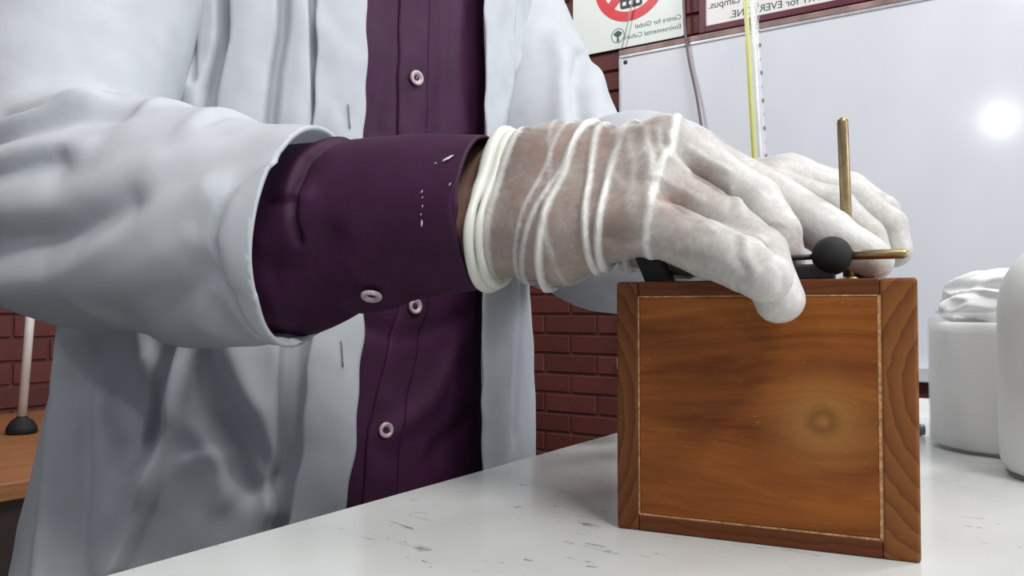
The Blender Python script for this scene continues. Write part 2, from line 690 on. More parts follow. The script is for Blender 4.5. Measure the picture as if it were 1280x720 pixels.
def mat_board():
    t = NT('whiteboard_enamel')
    co = t.coord()
    sm = t.noise(t.coord(scale=(1, 1, 0.6)), 3.5, 4)
    col = t.ramp(sm, [(0.35, (0.64, 0.66, 0.705)), (0.7, (0.70, 0.715, 0.755))])
    t.set(Base_Color=col, Roughness=0.13)
    t.b.inputs['Specular IOR Level'].default_value = 0.5
    return t.m


M['board'] = mat_board()


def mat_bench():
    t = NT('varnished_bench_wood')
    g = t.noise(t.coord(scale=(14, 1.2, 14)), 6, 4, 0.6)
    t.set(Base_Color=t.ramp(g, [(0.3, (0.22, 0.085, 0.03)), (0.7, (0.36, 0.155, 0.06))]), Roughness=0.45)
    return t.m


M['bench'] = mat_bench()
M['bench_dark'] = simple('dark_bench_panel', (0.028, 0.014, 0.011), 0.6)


def mat_paper():
    t = NT('soft_tissue_paper')
    co = t.coord(scale=(1, 1, 1))
    t.set(Base_Color=(0.86, 0.86, 0.85), Roughness=0.95)
    t.b.inputs['Specular IOR Level'].default_value = 0.1
    t.bump(t.math('ADD', t.noise(co, 600, 3), t.noise(t.coord(scale=(0.4, 0.4, 6)), 90, 2)), 0.3, 0.0008)
    return t.m


M['paper'] = mat_paper()


def mat_film(name, op, col=(0.85, 0.87, 0.88), rough=0.15):
    t = NT(name)
    t.set(Base_Color=col, Roughness=rough)
    co = t.coord()
    t.bump(t.noise(co, 90, 4), 0.35, 0.002)
    tr = t.n('ShaderNodeBsdfTransparent')
    mx = t.n('ShaderNodeMixShader')
    fr = t.n('ShaderNodeLayerWeight', i_Blend=0.35)
    t.l(t.math('ADD', t.math('MULTIPLY', fr.outputs['Facing'], 0.45), op, clamp=True), mx.inputs[0])
    t.l(tr.outputs[0], mx.inputs[1])
    t.l(t.b.outputs[0], mx.inputs[2])
    t.l(mx.outputs[0], t.out.inputs[0])
    return t.m


M['film'] = mat_film('clear_plastic_film', 0.06)
M['tissue_puff'] = mat_film('crumpled_tissue', 0.72, (0.84, 0.85, 0.85), 0.7)
M['glass'] = mat_film('clear_glass_tube', 0.16, (0.75, 0.77, 0.79), 0.08)
t_ = NT('milky_plastic')
t_.set(Base_Color=t_.ramp(t_.noise(t_.coord(), 14, 3), [(0.3, (0.66, 0.69, 0.68)), (0.7, (0.74, 0.765, 0.75))]), Roughness=0.38)
t_.b.inputs['Subsurface Weight'].default_value = 0.35
t_.b.inputs['Subsurface Radius'].default_value = (0.02, 0.022, 0.02)
t_.b.inputs['Subsurface Scale'].default_value = 0.5
M['milky'] = t_.m

# ------------------------------------------------------------------ setting: room shell
WALL_Y = 2.70
WALL_X = -2.76
box_obj('floor', (-2.9, -3.0, -0.05), (3.4, 2.8, 0.0), M['floor'])['kind'] = 'structure'
box_obj('ceiling', (-2.9, -3.0, 3.05), (3.4, 2.8, 3.1), M['ceiling'])['kind'] = 'structure'
wall_back = box_obj('wall_back', (-2.9, WALL_Y, 0.0), (3.4, WALL_Y + 0.1, 3.05), M['mortar'])
wall_left = box_obj('wall_left', (WALL_X - 0.1, -3.0, 0.0), (WALL_X, WALL_Y, 3.05), M['mortar'])
for w_ in (wall_back, wall_left):
    w_['kind'] = 'structure'

PITCH_Z, PITCH_L = 0.075, 0.225


def brick_mesh(along_x, length):
    bm = bmesh.new()
    hl, hz, dp = length / 2, 0.0325, 0.010
    if along_x:
        add_box(bm, (-hl, -dp, -hz), (hl, 0.004, hz), 0.003, 1)
    else:
        add_box(bm, (-0.004, -hl, -hz), (dp, hl, hz), 0.003, 1)
    return bm_mesh('brick', bm)


def lay_bricks(wall, along_x, a0, a1, z0, z1, near, skip=None, jitter=0.0012):
    """Running bond; bricks for which near() holds are objects of their own, the others one joined part."""
    base = brick_mesh(along_x, 0.2165)
    base.materials.append(M['brick'])
    far_v, far_f = [], []
    co = [v.co.copy() for v in base.vertices]
    fc = [tuple(p.vertices) for p in base.polygons]
    r = 0
    z = z0 + PITCH_Z / 2
    while z < z1:
        a = a0 + (PITCH_L / 2 if r % 2 else 0.0) + PITCH_L / 2
        while a < a1:
            if not (skip and skip(a, z)):
                off = random.uniform(-jitter, jitter)
                loc = Vector((a, WALL_Y + off, z)) if along_x else Vector((WALL_X + off, a, z))
                if near(a, z):
                    o = bpy.data.objects.new('brick', base)
                    COL.objects.link(o)
                    o.parent = wall
                    o.location = loc
                else:
                    k = len(far_v)
                    far_v += [c + loc for c in co]
                    far_f += [tuple(i + k for i in f) for f in fc]
            a += PITCH_L
        z += PITCH_Z
        r += 1
    if far_v:
        o = link('brickwork', mesh_from('brickwork', far_v, far_f), M['brick'], wall)
        o['kind'] = 'stuff'


BX0, BX1, BZ0, BZ1 = -1.30, 1.10, EYE.z - 0.165, EYE.z + 0.930    # whiteboard
lay_bricks(wall_back, True, -2.76, 3.3, 0.0, 3.0,
           lambda a, z: (-2.2 < a < -0.95 and 0.55 < z < 1.30) or (-1.6 < a < 0.25 and 1.85 < z < 2.30) or (-1.5 < a < -1.25 and z > 1.3 and z < 1.9)
           or (-0.7 < a < 0.1 and 0.55 < z < 0.85),
           lambda a, z: BX0 + 0.13 < a < BX1 - 0.13 and BZ0 + 0.05 < z < BZ1 - 0.05)
lay_bricks(wall_left, False, -3.0, 2.69, 0.0, 3.0, lambda a, z: 0.6 < a < 2.5 and 0.6 < z < 1.35)

# whiteboard on the back wall
wb = empty('whiteboard', (BX0 / 2 + BX1 / 2, WALL_Y - 0.03, BZ0))
tag(wb, 'large white glossy board with thin pale edge on the brick wall below the signs', 'whiteboard')
yb = WALL_Y - 0.018
box_obj('writing_surface', (BX0 + 0.006, yb - 0.012, BZ0), (BX1, yb, BZ1 - 0.006), M['board'], wb)
box_obj('edge_strip', (BX0 - 0.004, yb - 0.016, BZ0), (BX0 + 0.006, yb, BZ1), M['aluminium'], wb, 0.002)
box_obj('edge_strip', (BX0 - 0.004, yb - 0.016, BZ1 - 0.008), (BX1, yb, BZ1 + 0.002), M['aluminium'], wb, 0.002)
box_obj('pen_tray', (BX0, yb - 0.05, BZ0 - 0.042), (BX1, yb, BZ0), simple('pale_tray', (0.5, 0.51, 0.53), 0.5), wb, 0.003)
sc_ = link('screw', lathe([(0.0005, 0), (0.008, 0.0), (0.007, 0.003), (0.0005, 0.004)], 16), M['ink'], wb, local=True)
sc_.rotation_euler = (math.pi / 2, 0, 0)
sc_.location = Vector((BX0 + 0.022, yb - 0.012, BZ1 - 0.024)) - wb.location
# added strip, coloured as shaded brick and mortar, between bricks and board
bt = box_obj('shade_strip_1', (BX0 - 0.005, WALL_Y - 0.032, BZ1 + 0.003), (BX1, WALL_Y - 0.005, BZ1 + 0.024), simple('shaded_brick_strip', (0.25, 0.165, 0.155), 0.7, var=0.35, scale=14), bevel=0.003)
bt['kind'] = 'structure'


# ------------------------------------------------------------------ signs on the wall
def mirrored_text(name, body, size, right_x, base_z, y, mat, parent, bold=0.0):
    """Lettering that reads from right to left, as the place shows it."""
    cu = bpy.data.curves.new('lettering', 'FONT')
    cu.body = body
    cu.size = size
    cu.extrude = 0.0006
    cu.offset = bold
    tmp = bpy.data.objects.new('lettering', cu)
    COL.objects.link(tmp)
    dg = bpy.context.evaluated_depsgraph_get()
    dg.update()
    me = bpy.data.meshes.new_from_object(tmp.evaluated_get(dg))
    bpy.data.objects.remove(tmp)
    for v in me.vertices:
        x, yy, zz = v.co
        v.co = (right_x - x, y + 0.0006 - zz, base_z + yy)
    me.materials.clear()
    o = link(name, me, mat, parent)
    return o


def flat_shape(name, pts, y, thick, mat, parent):
    n = len(pts)
    vs = [(p[0], y, p[1]) for p in pts] + [(p[0], y - thick, p[1]) for p in pts]
    fs = [tuple(range(n)), tuple(reversed(range(n, 2 * n)))] + [(i, i + n, (i + 1) % n + n, (i + 1) % n) for i in range(n)]
    bm = bmesh.new()
    for v in vs:
        bm.verts.new(v)
    bm.verts.ensure_lookup_table()
    for f in fs:
        bm.faces.new([bm.verts[i] for i in f])
    return link(name, bm_mesh(name, bm), mat, parent)


def ring_flat(name, cx, cz, r0, r1, y, thick, mat, parent, seg=64):
    vs, fs = [], []
    for k in range(seg):
        a = 2 * math.pi * k / seg
        for r in (r0, r1):
            for yy in (y, y - thick):
                vs.append((cx + r * math.cos(a), yy, cz + r * math.sin(a)))
    for k in range(seg):
        i, j = 4 * k, 4 * ((k + 1) % seg)
        fs += [(i + 1, i + 3, j + 3, j + 1), (i, j, j + 2, i + 2), (i + 2, j + 2, j + 3, i + 3), (i, i + 1, j + 1, j)]
    return link(name, mesh_from(name, vs, fs), mat, parent)


def rrect(x0, x1, z0, z1, r, n=5):
    out = []
    for cx, cz, a0 in ((x1 - r, z1 - r, 0), (x0 + r, z1 - r, 90), (x0 + r, z0 + r, 180), (x1 - r, z0 + r, 270)):
        for k in range(n + 1):
            a = math.radians(a0 + 90 * k / n)
            out.append((cx + r * math.cos(a), cz + r * math.sin(a)))
    return out


ys = WALL_Y - 0.016
zc = EYE.z
sg = empty('prohibition_sign', (-1.27, ys, zc + 0.962))
tag(sg, 'white sign with red prohibition ring around a black phone, on brick wall above board', 'sign')
flat_shape('sign_panel', rrect(-1.50, -1.056, zc + 0.964, zc + 1.56, 0.012), ys, 0.006, M['poster'], sg)
yf = ys - 0.0062
ring_flat('red_ring', -1.262, zc + 1.202, 0.109, 0.144, yf, 0.0012, M['red'], sg)
a_ = math.radians(45)
sl = [(-1.262 + math.cos(a_) * s1 * 0.112 - math.sin(a_) * s2 * 0.016, zc + 1.202 + math.sin(a_) * s1 * 0.112 + math.cos(a_) * s2 * 0.016)
      for s1, s2 in ((-1, -1), (1, -1), (1, 1), (-1, 1))]
ph = flat_shape('phone_symbol', rrect(-1.302, -1.214, zc + 1.106, zc + 1.300, 0.010), yf, 0.0008, M['ink'], sg)
for i in range(3):
    for j in range(3):
        kx, kz = -1.285 + i * 0.0265, zc + 1.124 + j * 0.026
        flat_shape('phone_key', rrect(kx - 0.0075, kx + 0.0075, kz - 0.007, kz + 0.007, 0.003), yf - 0.0009, 0.0004, M['poster'], ph)
flat_shape('phone_key', rrect(-1.290, -1.226, zc + 1.208, zc + 1.285, 0.005), yf - 0.0009, 0.0004, M['poster'], ph)
flat_shape('red_slash', sl, yf - 0.0014, 0.0012, M['red'], sg)
mirrored_text('lettering', 'Centre for Global', 0.0242, -1.0665, zc + 1.0255, yf, M['ink_green'], sg, 0.0002)
mirrored_text('lettering', 'Environmental Culture', 0.0242, -1.0665, zc + 0.9925, yf, M['ink_green'], sg, 0.0002)
lg = ring_flat('tree_emblem', -1.312, zc + 1.012, 0.0245, 0.0268, yf, 0.0006, M['ink_green'], sg, 40)
blob = [(-1.312 + 0.0165 * math.cos(t) * (1 + 0.12 * math.sin(5 * t)), zc + 1.0185 + 0.0105 * math.sin(t) * (1 + 0.15 * math.cos(4 * t)))
        for t in [2 * math.pi * k / 36 for k in range(36)]]
flat_shape('tree_crown', blob, yf, 0.0006, M['ink_green'], lg)
flat_shape('tree_trunk', [(-1.3145, zc + 1.010), (-1.3095, zc + 1.010), (-1.307, zc + 0.990), (-1.317, zc + 0.990)], yf, 0.0005, M['ink_green'], lg)

ps = empty('laboratory_poster', (-0.5, ys, zc + 0.958))
tag(ps, 'white text poster in dark maroon frame, on brick wall above the board', 'poster')
PX0, PX1, PZ0, PZ1 = -0.978, 0.05, zc + 0.981, zc + 1.60
flat_shape('poster_sheet', [(PX0, PZ0), (PX1, PZ0), (PX1, PZ1), (PX0, PZ1)], ys, 0.004, M['poster_warm'], ps)
for lo_, hi_ in (((PX0 - 0.022, PZ0 - 0.022), (PX0, PZ1)), ((PX0, PZ0 - 0.022), (PX1, PZ0)), ((PX1, PZ0 - 0.022), (PX1 + 0.022, PZ1)), ((PX0, PZ1), (PX1, PZ1 + 0.022))):
    box_obj('frame_rail', (lo_[0], ys - 0.012, lo_[1]), (hi_[0], ys + 0.002, hi_[1]), M['maroon_frame'], ps, 0.002)


def text_right_at(body, size, left_x, base_z, y, mat, parent):
    o = mirrored_text('lettering', body, size, 0.0, base_z, y, mat, parent, 0.0003)
    xs = [(o.parent.location.x + v.co.x) for v in o.data.vertices]
    sh = left_x - min(xs)
    for v in o.data.vertices:
        v.co.x += sh
    return o


text_right_at('LABORATORY for EVERYONE.', 0.0345, -0.893, zc + 0.9935, ys - 0.0042, M['ink_green'], ps)
text_right_at('campus.', 0.0345, -0.968, zc + 1.0400, ys - 0.0042, M['ink_brown'], ps)

# cables that hang on the back wall
p_ = [(-1.045, WALL_Y - 0.035, zc + 1.55), (-1.050, WALL_Y - 0.04, zc + 1.1), (-1.035, WALL_Y - 0.045, zc + 0.9), (-0.995, WALL_Y - 0.05, zc + 0.7),
      (-0.965, WALL_Y - 0.06, zc + 0.45), (-0.94, WALL_Y - 0.085, zc + 0.0), (-0.93, WALL_Y - 0.09, zc - 0.5), (-0.93, WALL_Y - 0.09, 0.006)]
tag(link('hanging_cable', tube_mesh(catmull(p_, 6), 0.0048, 10), M['cord'], smooth=True), 'thin brown cable hanging down across the white board beside the phone sign', 'cable')
p_ = [(-1.20, WALL_Y - 0.035, zc + 1.56), (-1.222, WALL_Y - 0.036, zc + 1.25), (-1.262, WALL_Y - 0.036, zc + 1.06), (-1.29, WALL_Y - 0.036, zc + 0.955)]
tag(link('sign_cord', tube_mesh(catmull(p_, 6), 0.0022, 8), M['grey_cord'], smooth=True), 'fine grey cord crossing the front of the red ring phone sign', 'cord')

# ------------------------------------------------------------------ bench by the left wall
bz = EYE.z - 0.322
bn = empty('side_bench', (-2.19, 0.9, 0.0))
tag(bn, 'orange brown wooden bench with dark front, against the left brick wall', 'bench')
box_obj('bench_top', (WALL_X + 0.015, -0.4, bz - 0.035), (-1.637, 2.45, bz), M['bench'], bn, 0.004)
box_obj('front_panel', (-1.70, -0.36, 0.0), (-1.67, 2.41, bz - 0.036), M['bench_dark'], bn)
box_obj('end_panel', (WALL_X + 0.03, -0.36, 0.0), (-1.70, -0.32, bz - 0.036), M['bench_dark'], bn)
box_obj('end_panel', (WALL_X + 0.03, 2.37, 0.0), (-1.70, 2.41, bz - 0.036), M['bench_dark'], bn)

pb = at(27, 540, 2.14)
st = empty('pole_stand', (pb.x, pb.y, bz))
tag(st, 'white pole on a rounded black foot, standing on the wooden bench', 'stand')
fb = link('foot', lathe([(0.030, 0), (0.038, 0.004), (0.036, 0.018), (0.026, 0.034), (0.014, 0.042), (0.012, 0.046)], 32), M['rubber'], st, True, True)
top = at(43, 330, 2.14)
link('pole', tube_mesh([Vector((pb.x, pb.y, bz + 0.035)), top], 0.011, 16), M['white_pole'], st, True)

# ------------------------------------------------------------------ table
TX0, TY1 = -0.265, 0.918
tb = empty('work_table', (0.35, 0.2, 0.0))
tag(tb, 'white painted table with glossy scuffed top, carrying the wooden box', 'table')
box_obj('table_top', (TX0, -0.75, TABLE_Z - 0.03), (1.0, TY1, TABLE_Z), M['table'], tb, 0.002)
box_obj('apron', (TX0 + 0.06, -0.70, TABLE_Z - 0.11), (TX0 + 0.08, TY1 - 0.05, TABLE_Z - 0.031), M['table'], tb)
box_obj('apron', (0.93, -0.70, TABLE_Z - 0.11), (0.95, TY1 - 0.05, TABLE_Z - 0.031), M['table'], tb)
for lx in (TX0 + 0.081, 0.88):
    for ly in (-0.66, TY1 - 0.12):
        box_obj('leg', (lx, ly, 0.0), (lx + 0.045, ly + 0.045, TABLE_Z - 0.031), M['table'], tb, 0.002)

# ------------------------------------------------------------------ wooden box with brass rods
BW, BH, BD = 0.1103, 0.0998, 0.13
bo = G(0.0425, 0.3317, 0.0)
bx = empty('wooden_box', (bo.x, bo.y, TABLE_Z), YAW + math.atan2(-0.0467, 0.0999))
tag(bx, 'varnished wooden box with brass rods and black knobs on top, under the gloved hands', 'box')
bpy.context.view_layer.update()
BM = world_of(bx)


def in_box(x, y, z):
    return BM @ Vector((x, y, z))


def box_part(name, lo, hi, mat, bevel=0.0012):
    return box_obj(name, lo, hi, mat, bx, bevel, local=True)


wood_l = mat_wood_board('end_grain_left', (-0.02, 0.045), 230, (0.085, 0.026, 0.008), (0.155, 0.052, 0.014), 0.6)
wood_r = mat_wood_board('end_grain_right', (0.128, 0.062), 200, (0.135, 0.045, 0.013), (0.235, 0.086, 0.023), 0.75)
wood_t = mat_wood_board('dark_rail_wood', (0.05, 0.9), 300, (0.085, 0.022, 0.007), (0.13, 0.040, 0.011), 1.0)
lw, rw, th, bh = 0.0092, 0.0122, 0.0060, 0.0066
box_part('side_board', (0, 0, 0), (lw, BD, BH), wood_l)
box_part('side_board', (BW - rw, 0, 0), (BW, BD, BH), wood_r)
box_part('top_board', (lw, 0.0002, BH - th), (BW - rw, BD, BH), wood_t, 0.0006)
box_part('bottom_board', (lw, 0.0002, 0), (BW - rw, BD, bh), wood_t, 0.0006)
box_part('front_panel', (lw + 0.0003, 0.0005, bh + 0.0003), (BW - rw - 0.0003, 0.008, BH - th - 0.0003), mat_wood_panel((0.0785, 0.0475)), 0.0007)
box_part('back_panel', (lw, BD - 0.008, bh), (BW - rw, BD - 0.0005, BH - th), wood_t, 0.0005)
# pale dusty glue line round the panel
dust = simple('pale_glue_dust', (0.42, 0.23, 0.10), 0.9, var=0.5, scale=500)
bm = bmesh.new()
add_box(bm, (BW - rw - 0.0008, 0.00035, bh - 0.0004), (BW - rw + 0.0003, 0.002, BH - th))
add_box(bm, (lw - 0.0002, 0.00035, bh), (lw + 0.0004, 0.002, BH - th))
add_box(bm, (lw, 0.00035, bh - 0.0002), (BW - rw, 0.002, bh + 0.0004))
add_box(bm, (lw, 0.00035, BH - th - 0.0004), (BW - rw, 0.002, BH - th + 0.0001))
link('glue_line', bm_mesh('glue_line', bm), dust, bx, local=True)

inv = BM.inverted()


def loc_of(px, py, d):
    return inv @ at(px, py, d)


zr = BH + 0.0096
kb = loc_of(1040, 318, 0.3145)
kb.z = zr
rt = loc_of(1134, 317, 0.296)


def ltube(name, pts, r, mat, seg=20):
    o = link(name, tube_mesh(pts, r, seg), mat, bx, True, local=True)
    return o


def rod_pts(a, b, r):
    """End points with a softly rounded tip."""
    a, b = Vector(a), Vector(b)
    d = (b - a).normalized()
    return [a, b - d * r * 0.9, b - d * r * 0.35, b - d * r * 0.05, b], [r, r, r * 0.88, r * 0.55, r * 0.1]


pt, rd = rod_pts((kb.x, kb.y, zr), (rt.x + 0.0005, kb.y, zr), 0.00185)
link('cross_rod', tube_mesh(pt, rd, 20), M['brass'], bx, True, local=True)


def ball(name, c, r, mat):
    bm = bmesh.new()
    bmesh.ops.create_uvsphere(bm, u_segments=40, v_segments=24, radius=r)
    for v in bm.verts:
        v.co += Vector(c)
    return link(name, bm_mesh(name, bm), mat, bx, True, local=True)


ball('black_knob', (kb.x, kb.y, zr), 0.0075, M['rubber'])
vb = loc_of(1061, 345, 0.3525)
vt = loc_of(1053, 147, 0.3525)
pt, rd = rod_pts((vb.x, vb.y, BH - 0.001), (vt.x, vt.y, vt.z), 0.0023)
link('upright_rod', tube_mesh(pt, rd, 20), M['brass'], bx, True, local=True)
link('rod_collar', lathe([(0.0005, 0), (0.0042, 0), (0.0042, 0.0022), (0.003, 0.003), (0.0005, 0.003)], 24, (vb.x, vb.y, BH)), M['brass'], bx, True, local=True)
k2 = loc_of(1077, 331, 0.372)
ball('black_knob', (k2.x, k2.y, BH + 0.0066), 0.0062, M['rubber'])
ltube('link_rod', [(vb.x, vb.y, BH + 0.0062), (k2.x, k2.y, BH + 0.0066)], 0.0012, M['brass'])
box_part('black_bar', (kb.x - 0.033, kb.y - 0.003, BH), (kb.x + 0.001, kb.y + 0.006, BH + 0.0064), M['bakelite'], 0.001)
ltube('black_stem', [(kb.x - 0.030, kb.y, zr - 0.001), (kb.x, kb.y, zr)], 0.0011, M['bakelite'])
# slanting black block under the palm
k3 = loc_of(818, 352, 0.338)
bm = bmesh.new()
add_box(bm, (k3.x - 0.004, k3.y, BH), (k3.x + 0.006, k3.y + 0.014, BH + 0.011), 0.0006)
for v in bm.verts:
    v.co.x -= (v.co.z - BH) * 0.42
link('black_block', bm_mesh('black_block', bm), M['bakelite'], bx, local=True)

# ------------------------------------------------------------------ things on the table behind the box
rc = G(0.3245, 0.523, 0.0)
rl = empty('paper_roll', (rc.x, rc.y, TABLE_Z))
tag(rl, 'white paper roll in clear film with crumpled tissue on top, beside milky bottle', 'paper roll')
pr_ = [(0.020, 0.0015), (0.046, 0.0015), (0.0495, 0.003), (0.0500, 0.010), (0.0500, 0.074), (0.0492, 0.079), (0.046, 0.081), (0.020, 0.081)]
link('paper_body', lathe(pr_, 64), M['paper'], rl, True, True)
fl = lathe([(0.030, 0.0004), (0.0480, 0.0004), (0.0512, 0.0018), (0.0511, 0.006), (0.0510, 0.078), (0.0505, 0.083), (0.045, 0.087)], 96)
for v in fl.vertices:
    a = math.atan2(v.co.y, v.co.x)
    if v.co.z > 0.001:
        k = 1 + 0.004 * math.sin(7 * a + 40 * v.co.z) + 0.003 * math.sin(17 * a)
        v.co.x *= k
        v.co.y *= k
link('film_wrap', fl, M['film'], rl, True, True)
# crumpled tissue puff
bm = bmesh.new()
bmesh.ops.create_uvsphere(bm, u_segments=96, v_segments=56, radius=1.0)
cs = np.array([v.co for v in bm.verts])
nv = wob(cs, 2.6, 0.7) * 0.14 + np.abs(wob(cs, 4.2, 2.0)) * -0.20 + np.abs(wob(cs, 7.0, 4.0)) * 0.05
for v, k in zip(bm.verts, nv):
    v.co *= 1 + k
    v.co.x *= 0.046
    v.co.y *= 0.046
    v.co.z = 0.094 + v.co.z * 0.0205
link('tissue_puff', bm_mesh('tissue_puff', bm), M['tissue_puff'], rl, True, True)

bc = G(0.3025, 0.4255, 0.0)
bt_ = empty('milky_bottle', (bc.x, bc.y, TABLE_Z))
tag(bt_, 'milky white plastic bottle with rounded shoulder, in front of the paper roll', 'bottle')
link('bottle_body', lathe([(0.030, 0.0008), (0.036, 0.001), (0.0395, 0.004), (0.0415, 0.009), (0.0420, 0.016), (0.0420, 0.088), (0.0412, 0.097), (0.0385, 0.106),
                           (0.034, 0.114), (0.027, 0.121), (0.019, 0.126), (0.0145, 0.130), (0.0135, 0.136), (0.0135, 0.150)], 72), M['milky'], bt_, True, True)
link('cap', lathe([(0.0005, 0.139), (0.0165, 0.139), (0.0168, 0.142), (0.0168, 0.160), (0.0155, 0.162), (0.0005, 0.162)], 40), M['paper'], bt_, True, True)
link('base_rim', lathe([(0.028, 0.0), (0.0375, 0.0), (0.0388, 0.0016), (0.036, 0.0028), (0.028, 0.0028)], 56), simple('grey_green_base', (0.17, 0.22, 0.20), 0.25), bt_, True, True)

mk = empty('marker_pen', at(1140, 541, 0.575))
tag(mk, 'dark grey pen lying on the white table between box and paper roll', 'pen')
m0, m1 = at(1070, 541, 0.585), at(1156, 541, 0.572)
m0.z = m1.z = TABLE_Z + 0.0042
dm = (m1 - m0).normalized()
link('barrel', tube_mesh([m0, m0 + dm * 0.002, m1 - dm * 0.014], [0.003, 0.004, 0.004], 18), simple('dark_grey_plastic', (0.035, 0.035, 0.045), 0.35), mk, True)
link('cap', tube_mesh([m1 - dm * 0.0138, m1 - dm * 0.003, m1], [0.0042, 0.0042, 0.0034], 18), simple('grey_plastic', (0.16, 0.16, 0.19), 0.35), mk, True)

# graduated glass tube standing behind the hands
g0, g1 = at(966, 515, 0.705), at(933.5, -80, 0.705)
g0.z = TABLE_Z
gt = empty('glass_tube', g0)
tag(gt, 'tall graduated clear glass tube with yellow stripe, standing behind the gloved hands', 'glass tube')
ga = (g1 - g0).normalized()
link('foot', lathe([(0.0005, 0), (0.034, 0.0), (0.035, 0.004), (0.030, 0.009), (0.010, 0.014), (0.009, 0.024), (0.0005, 0.024)], 40), M['rubber'], gt, True, True)
link('tube', tube_mesh([g0 + ga * 0.02, g1], 0.0060, 28), M['glass'], gt, True)
sd = RGT - ga * RGT.dot(ga)
sd.normalize()
link('yellow_stripe', tube_mesh([g0 + ga * 0.02 - sd * 0.0044 - FWD * 0.001, g1 - sd * 0.0044 - FWD * 0.001], 0.0018, 12), M['yellow'], gt, True)
link('bore', tube_mesh([g0 + ga * 0.021 + sd * 0.0012, g1 + sd * 0.0012], 0.0016, 12), simple('white_enamel_core', (0.75, 0.76, 0.77), 0.3), gt, True)
bm = bmesh.new()
L_ = (g1 - g0).length
k = 0.03
tick_m = tube_mesh([Vector((0, 0, -0.0004)), Vector((0, 0, 0.0004))], 0.00625, 28)
while k < L_ - 0.01:
    c = g0 + ga * k
    for i in range(7):
        a = math.radians(-75 + i * 12)
        for r_ in (0.00608, 0.0063):
            pass
    q = sd * 0.0048 - FWD * 0.0041
    r0 = bmesh.ops.create_cube(bm, size=1.0)['verts']
    big = int(k / 0.012) % 2 == 0
    for v in r0:
        lx, ly, lz = v.co
        v.co = c + q + sd * lx * (0.0022 if big else 0.001) - FWD * ly * 0.0008 + ga * lz * (0.0032 if big else 0.0008)
    k += 0.012
link('scale_marks', bm_mesh('scale_marks', bm), simple('grey_print', (0.16, 0.17, 0.18), 0.5), gt)

# ------------------------------------------------------------------ the person
TC = G(-0.157, 0.725, 0.0)
RX = (G(math.cos(math.radians(45)), math.sin(math.radians(45)), 0) - G(0, 0, 0)).normalized()     # towards the far shoulder
FX = (G(math.cos(math.radians(45)), -math.sin(math.radians(45)), 0) - G(0, 0, 0)).normalized()    # the way the chest faces
person = empty('person', (TC.x, TC.y, 0.0))
tag(person, 'person in white lab coat and purple shirt, gloved hands working on the wooden box', 'person')


def T(u, f, z):
    """Torso frame: u towards the far shoulder, f forward, z above the camera height."""
    return TC + RX * u + FX * f + Vector((0, 0, z))


# ---- near hand (its little-finger side faces us) and forearm
near = []
mc = {'little': (806, 280, .322), 'ring': (815, 228, .339), 'middle': (829, 180, .354), 'index': (866, 196, .371)}
base = {'little': (700, 298, .352), 'ring': (696, 268, .362), 'middle': (694, 237, .371), 'index': (700, 210, .381)}
for f, rb, rm in (('little', .0148, .0110), ('ring', .0155, .0114), ('middle', .0155, .0116), ('index', .0148, .0114)):
    near.append(cone(at(*base[f]), at(*mc[f]), rb, rm, 0.014))
near.append(cone(at(700, 295, .358), at(430, 297, .428), .0185, .021, 0.016))
near.append(cone(at(700, 218, .380), at(430, 240, .452), .0180, .021, 0.022))
near.append(cone(at(775, 262, .345), at(835, 218, .362), .0090, .0075, 0.014))       # web between the knuckles
fingers = {
    'little': [(mc['little'], .0102), ((881, 312, .3030), .0088), ((930, 332, .2880), .0081), ((959, 348, .2790), .0074)],
    'ring': [(mc['ring'], .0106), ((903, 279, .3245), .0094), ((950, 318, .3020), .0086), ((974, 374, .2910), .0078)],
    'middle': [(mc['middle'], .0108), ((942, 252, .3440), .0098), ((969, 293, .335), .0091), ((976, 322, .3300), .0081)],
    'index': [(mc['index'], .0108), ((965, 247, .3620), .0100), ((1040, 294, .3470), .0089), ((1086, 321, .3385), .0072)],
    'thumb': [((745, 290, .378), .0140), ((800, 303, .372), .0115), ((835, 316, .362), .0098), ((862, 322, .350), .0082)],
}
tips = []
for name in ('thumb', 'index', 'middle', 'ring', 'little'):
    ch = fingers[name]
    sub = []
    for (p, r0), (q, r1) in zip(ch[:-1], ch[1:]):
        sub.append(cone(at(*p), at(*q), r0, r1, 0.004))
    near.append(sub[0][:4] + (0.0045,))
    near += [s[:4] + (0.0012,) for s in sub[1:]]
    for (p, r0) in ch[1:3]:                                              # knuckle bulge
        near.append(cone(at(*p), at(*p), r0 * 1.02, r0 * 1.02, 0.001))
ARM_AX = (at(655, 262, .368) - at(40, 262, .485)).normalized()
W0 = at(655, 262, .372)


def arm_s(P):
    return (P - V3(W0)) @ V3(ARM_AX)


H = 0.0013
F_near, lo_n, ax_n = sdf_grid(near, H, 0.008)
hv, hq = surface_nets(F_near, lo_n, H)


